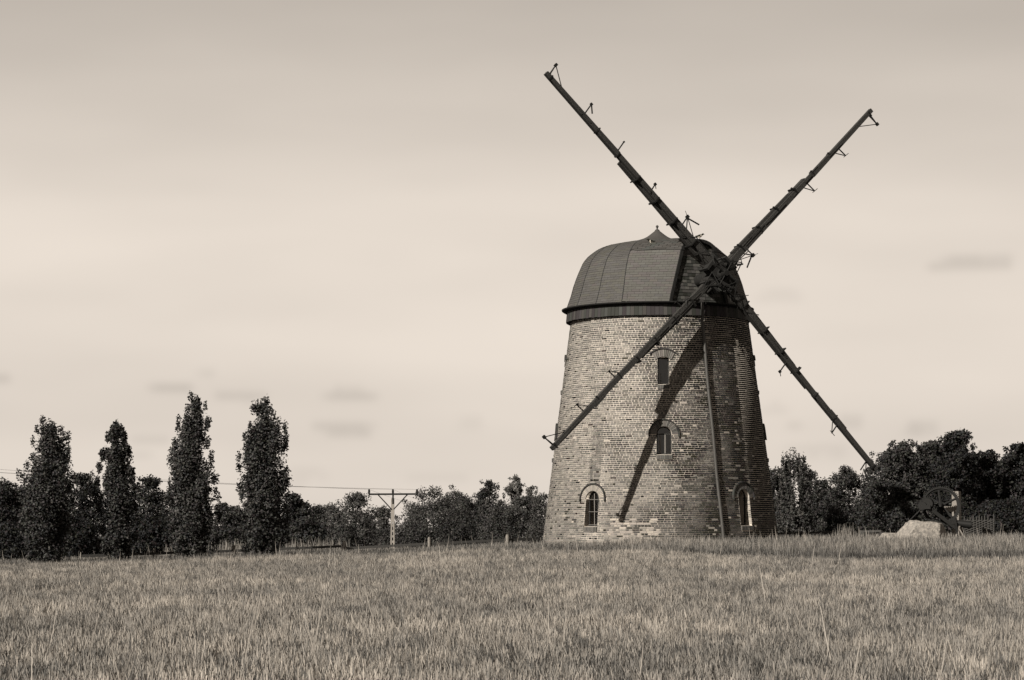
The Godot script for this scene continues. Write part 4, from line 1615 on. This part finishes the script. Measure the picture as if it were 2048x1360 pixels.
	var bas := Basis(Vector3.UP, deg_to_rad(-32.0))
	var hgt := high(983, pd) - pp.y
	b2.box(Vector3(0, hgt * .5 - .15, 0), bas.x * .13, Vector3(0, hgt * .5 + .15, 0), bas.z * .12)
	part("shaft", b2, M.old_wood, post)
	var bm := MB.new()
	var y0 := high(1018, pd) - pp.y
	bm.bar(Vector3(-.13, y0, .0), Vector3(-.55, y0 - .01, .02), Vector3(0, .10, 0), Vector3(0, 0, .05))
	part("cross_piece", bm, M.old_wood, post)

	# woven hurdle
	var hd := 89.0
	var hp := spot(1955, hd)
	var hur := thing("woven_hurdle", "dark woven wattle hurdle with upright stakes at the right", "hurdle", hp)
	var hk := hd / 4823.0
	for i in 11:
		var x := (1926.0 + i * 5.9 - 1955.0) * hk
		var b := MB.new()
		var top := high(1034.0 - (7.0 if i == 10 else 0.0) + rng.randf_range(-4, 4), hd) - hp.y
		b.tube([Vector3(x, -.2, 0), Vector3(x + rng.randf_range(-.02, .02), top, 0)], [.028, .02], 7)
		part("stake", b, M.dark_wood, hur)
	for j in 20:
		var y := .06 + j * .042
		if y > high(1041, hd) - hp.y:
			break
		var pts := []
		var rad := []
		for i in 23:
			pts.append(Vector3((1925.0 + i * 2.75 - 1955.0) * hk, y + rng.randf_range(-.006, .006), (.035 if (i / 2 + j) % 2 == 0 else -.035) * (1.0 if i % 2 == 0 else .2)))
			rad.append(.019)
		var b := MB.new()
		b.tube(pts, rad, 5)
		part("rod", b, M.dark_wood, hur)

# ------------------------------------------------------------------ birds

func bird(at: Vector3, turn: float, label: String, pitch := 0.0) -> void:
	# a magpie: dark head and long tail, white belly and shoulders
	var o := thing("magpie", label, "bird", at, "magpies on the cap")
	o.rotation = Vector3(0, turn, 0)
	var body := MB.new()
	var prof := [[-.13, .035, .085], [-.09, .045, .088], [-.03, .062, .095], [.03, .066, .105], [.075, .055, .125], [.10, .042, .150], [.125, .038, .168], [.150, .030, .172], [.168, .014, .170], [.20, .003, .166]]
	for i in prof.size() - 1:
		for s in 12:
			var q := []
			var low := 0.0
			for e in [[i, s], [i + 1, s], [i + 1, s + 1], [i, s + 1]]:
				var a: float = TAU * e[1] / 12.0
				var f: Array = prof[e[0]]
				q.append(Vector3(cos(a) * f[1] * .9, f[2] + sin(a) * f[1], f[0]))
				low += sin(a) / 4.0
			body.tone = tint(.95) if (low < .35 and i < 4 and i > 0) else tint(.015)
			body.quad(q[0], q[3], q[2], q[1])
	part("body", body, M.vertex, o)
	var tail := MB.new()
	tail.tone = tint(.015)
	tail.bar(Vector3(0, .085, -.11), Vector3(0, .075, -.36), Vector3(.024, 0, 0), Vector3(0, .007, 0), 1.0, .7)
	part("tail", tail, M.vertex, o)
	for sg in [-1.0, 1.0]:
		var wing := MB.new()
		wing.tone = tint(.02)
		wing.hexa([Vector3(sg * .050, .075, -.16), Vector3(sg * .058, .085, .06), Vector3(sg * .045, .145, .06), Vector3(sg * .035, .115, -.16),
			Vector3(sg * .062, .075, -.15), Vector3(sg * .072, .085, .05), Vector3(sg * .058, .145, .05), Vector3(sg * .045, .115, -.15)])
		part("wing", wing, M.vertex, o)
		var leg := MB.new()
		leg.tone = tint(.02)
		leg.rod(Vector3(sg * .022, -.01, .01), Vector3(sg * .02, .06, .0), .006)
		part("leg", leg, M.vertex, o)

func make_birds() -> void:
	# on the slope of the dome, and on the hood roof
	var th := deg_to_rad(-9.0)
	var t := 7.8 / 15.0
	var p := dome_point(th, t) + Vector3(AX.x - .07, .02, AX.z)
	bird(p, deg_to_rad(-70.0), "magpie on the dome's slope, white breast towards the camera")
	var h := hood_roof(.06, .08) + Vector3(AX.x - .07, .02, AX.z)
	bird(h, deg_to_rad(75.0), "magpie in profile on the ridge of the cap behind the sail")

# ------------------------------------------------------------------ the field

func tuft(r: RandomNumberGenerator, blades: int, tall: float, wide: float, spread: float, lean: float) -> ArrayMesh:
	var b := MB.new()
	for k in blades:
		var p := Vector3(r.randfn() * spread * .5, -.02, r.randfn() * spread * .5)
		var hgt := tall * r.randf_range(.5, 1.15) * (1.7 if r.randf() < .07 else 1.0)
		var a := r.randf() * TAU
		var side := Vector3(cos(a), 0, sin(a)) * wide * r.randf_range(.6, 1.3)
		var tip := Vector3(r.randfn() * lean, 1, r.randfn() * lean).normalized()
		var bend := Vector3(r.randfn(), -.2, r.randfn()) * lean * .35
		var l := exp(r.randf_range(-.8, .35))
		b.tone = Color(l, l, l)
		var m := p + tip * hgt * .55
		var e := p + tip * hgt + bend * hgt
		var k0 := b.v.size()
		var nn := side.cross(tip).normalized()
		for q in [p - side, p + side, m + side * .9, m - side * .9, e + side * .35, e - side * .35]:
			b.v.append(q)
			b.n.append(nn)
			b.c.append(b.tone)
		for q in [0, 2, 1, 0, 3, 2, 3, 4, 2, 3, 5, 4]:
			b.ix.append(k0 + q)
	return b.mesh(M.blade)

func scatter(called: String, label: String, mesh: ArrayMesh, places: Array) -> void:
	var mm := MultiMesh.new()
	mm.transform_format = MultiMesh.TRANSFORM_3D
	mm.use_colors = true
	mm.mesh = mesh
	mm.instance_count = places.size()
	for i in places.size():
		mm.set_instance_transform(i, places[i][0])
		mm.set_instance_color(i, places[i][1])
	var o := MultiMeshInstance3D.new()
	o.name = numbered(called)
	o.multimesh = mm
	add_child(o)
	o.set_meta("label", label)
	o.set_meta("kind", "stuff")
	o.set_meta("category", "grass")

func meadow_from(x: float) -> float:            # where the stubble ends and rougher grass begins
	return clampf(lerpf(84.0, 62.0, smoothstep(-2.0, 11.0, x)), 60.0, 90.0)

func make_field() -> void:
	var r := RandomNumberGenerator.new()
	r.seed = 77
	var patch := FastNoiseLite.new()
	patch.seed = 8
	patch.frequency = 0.16
	patch.fractal_octaves = 4
	var fine := FastNoiseLite.new()
	fine.seed = 9
	fine.frequency = 1.1
	var variants := 1
	var stub := []
	var mead := []
	for i in variants:
		stub.append([])
		mead.append([])
	var tall := []
	var weeds := []
	var d := 16.0
	while d < 108.0:
		var step := lerpf(.125, .235, clampf((d - 18.0) / 60.0, 0, 1))
		var half := d * 0.2123 * 1.12 + 2.5
		var n := int(2.0 * half / step)
		for i in n:
			var x := -half + (i + r.randf()) * step
			var dd := d + r.randf_range(-.5, .5) * step
			if Vector2(x - AX.x, -dd - AX.z).length() < 4.72:
				continue
			var edge := meadow_from(x) + 1.5 * patch.get_noise_2d(x * 3.0, 9.0)
			var meadow := dd > edge
			var pn := patch.get_noise_2d(x, dd * .7)
			var fn := fine.get_noise_2d(x, dd)
			if fn < -.42 and not meadow:
				continue
			var l: float = .235 * exp(.5 * pn + .35 * fn + r.randf_range(-.25, .25))
			if fn < -.12 and r.randf() < .6 or r.randf() < .10:
				l *= .35                             # green weeds and bare stems, darker than the straw
			var s := 1.0 + .3 * pn + r.randf_range(-.25, .25)
			if meadow:
				var brim := 1.0 - clampf((dd - edge) / 5.0, 0, 1)
				s *= 1.15 if x > 4.0 else .85
				l *= .78 - .30 * brim
				if dd > 90.0:
					l *= .75
			s *= 1.0 + .1 * smoothstep(60.0, 90.0, dd) * (0.0 if meadow else 1.0)
			if Vector2(x - AX.x, -dd - AX.z).length() < 6.0:
				s *= .75
			var t := Transform3D(Basis(Vector3.UP, r.randf() * TAU).scaled(Vector3(1.1, s, 1.1)), Vector3(x, rise(x, dd), -dd))
			var place := [t, tint(clampf(l, .03, .40))]
			(mead if meadow else stub)[r.randi() % variants].append(place)
			if r.randf() < .004 and not meadow:
				weeds.append([Transform3D(Basis(Vector3.UP, r.randf() * TAU).scaled(Vector3.ONE * r.randf_range(.6, 1.3)), Vector3(x, rise(x, dd), -dd)), tint(.03)])
			if r.randf() < (.012 if meadow else .003):
				tall.append([Transform3D(Basis(Vector3.UP, r.randf() * TAU).scaled(Vector3(1, r.randf_range(.7, 1.2), 1)), Vector3(x, rise(x, dd), -dd)), tint(.26)])
		d += step
	var w1 := ["pale cut straw standing all over the stubble field", "rougher darker grass round the windmill and the boulders"]
	for i in variants:
		scatter("stubble", w1[0], tuft(r, 19, .150, .0050, .16, .12), stub[i])
		scatter("meadow_grass", w1[1], tuft(r, 20, .21, .0065, .20, .20), mead[i])
	scatter("tall_grass_stalks", "single tall dry stalks sticking up out of the field", tuft(r, 3, .42, .006, .10, .10), tall)
	scatter("field_weeds", "small dark weeds among the straw", tuft(r, 34, .16, .006, .14, .32), weeds)
	# plumes of pale tall grass along the fence
	var plumes := []
	for e in [[476, 96.0, 46, 46], [640, 97.5, 46, 40], [350, 95.0, 14, 8], [1690, 88.0, 26, 16], [596, 97.0, 22, 12]]:
		for q in int(e[3]):
			var px: float = e[0] + r.randfn() * e[2] * .5
			var dd: float = e[1] + r.randf_range(-1.2, 1.2)
			var p := spot(px, dd)
			plumes.append([Transform3D(Basis(Vector3.UP, r.randf() * TAU).scaled(Vector3(1, r.randf_range(.75, 1.2), 1)), p), tint(r.randf_range(.14, .24))])
	scatter("tall_grass", "pale tall grass in clumps along the fence", tuft(r, 7, .62, .012, .25, .2), plumes)
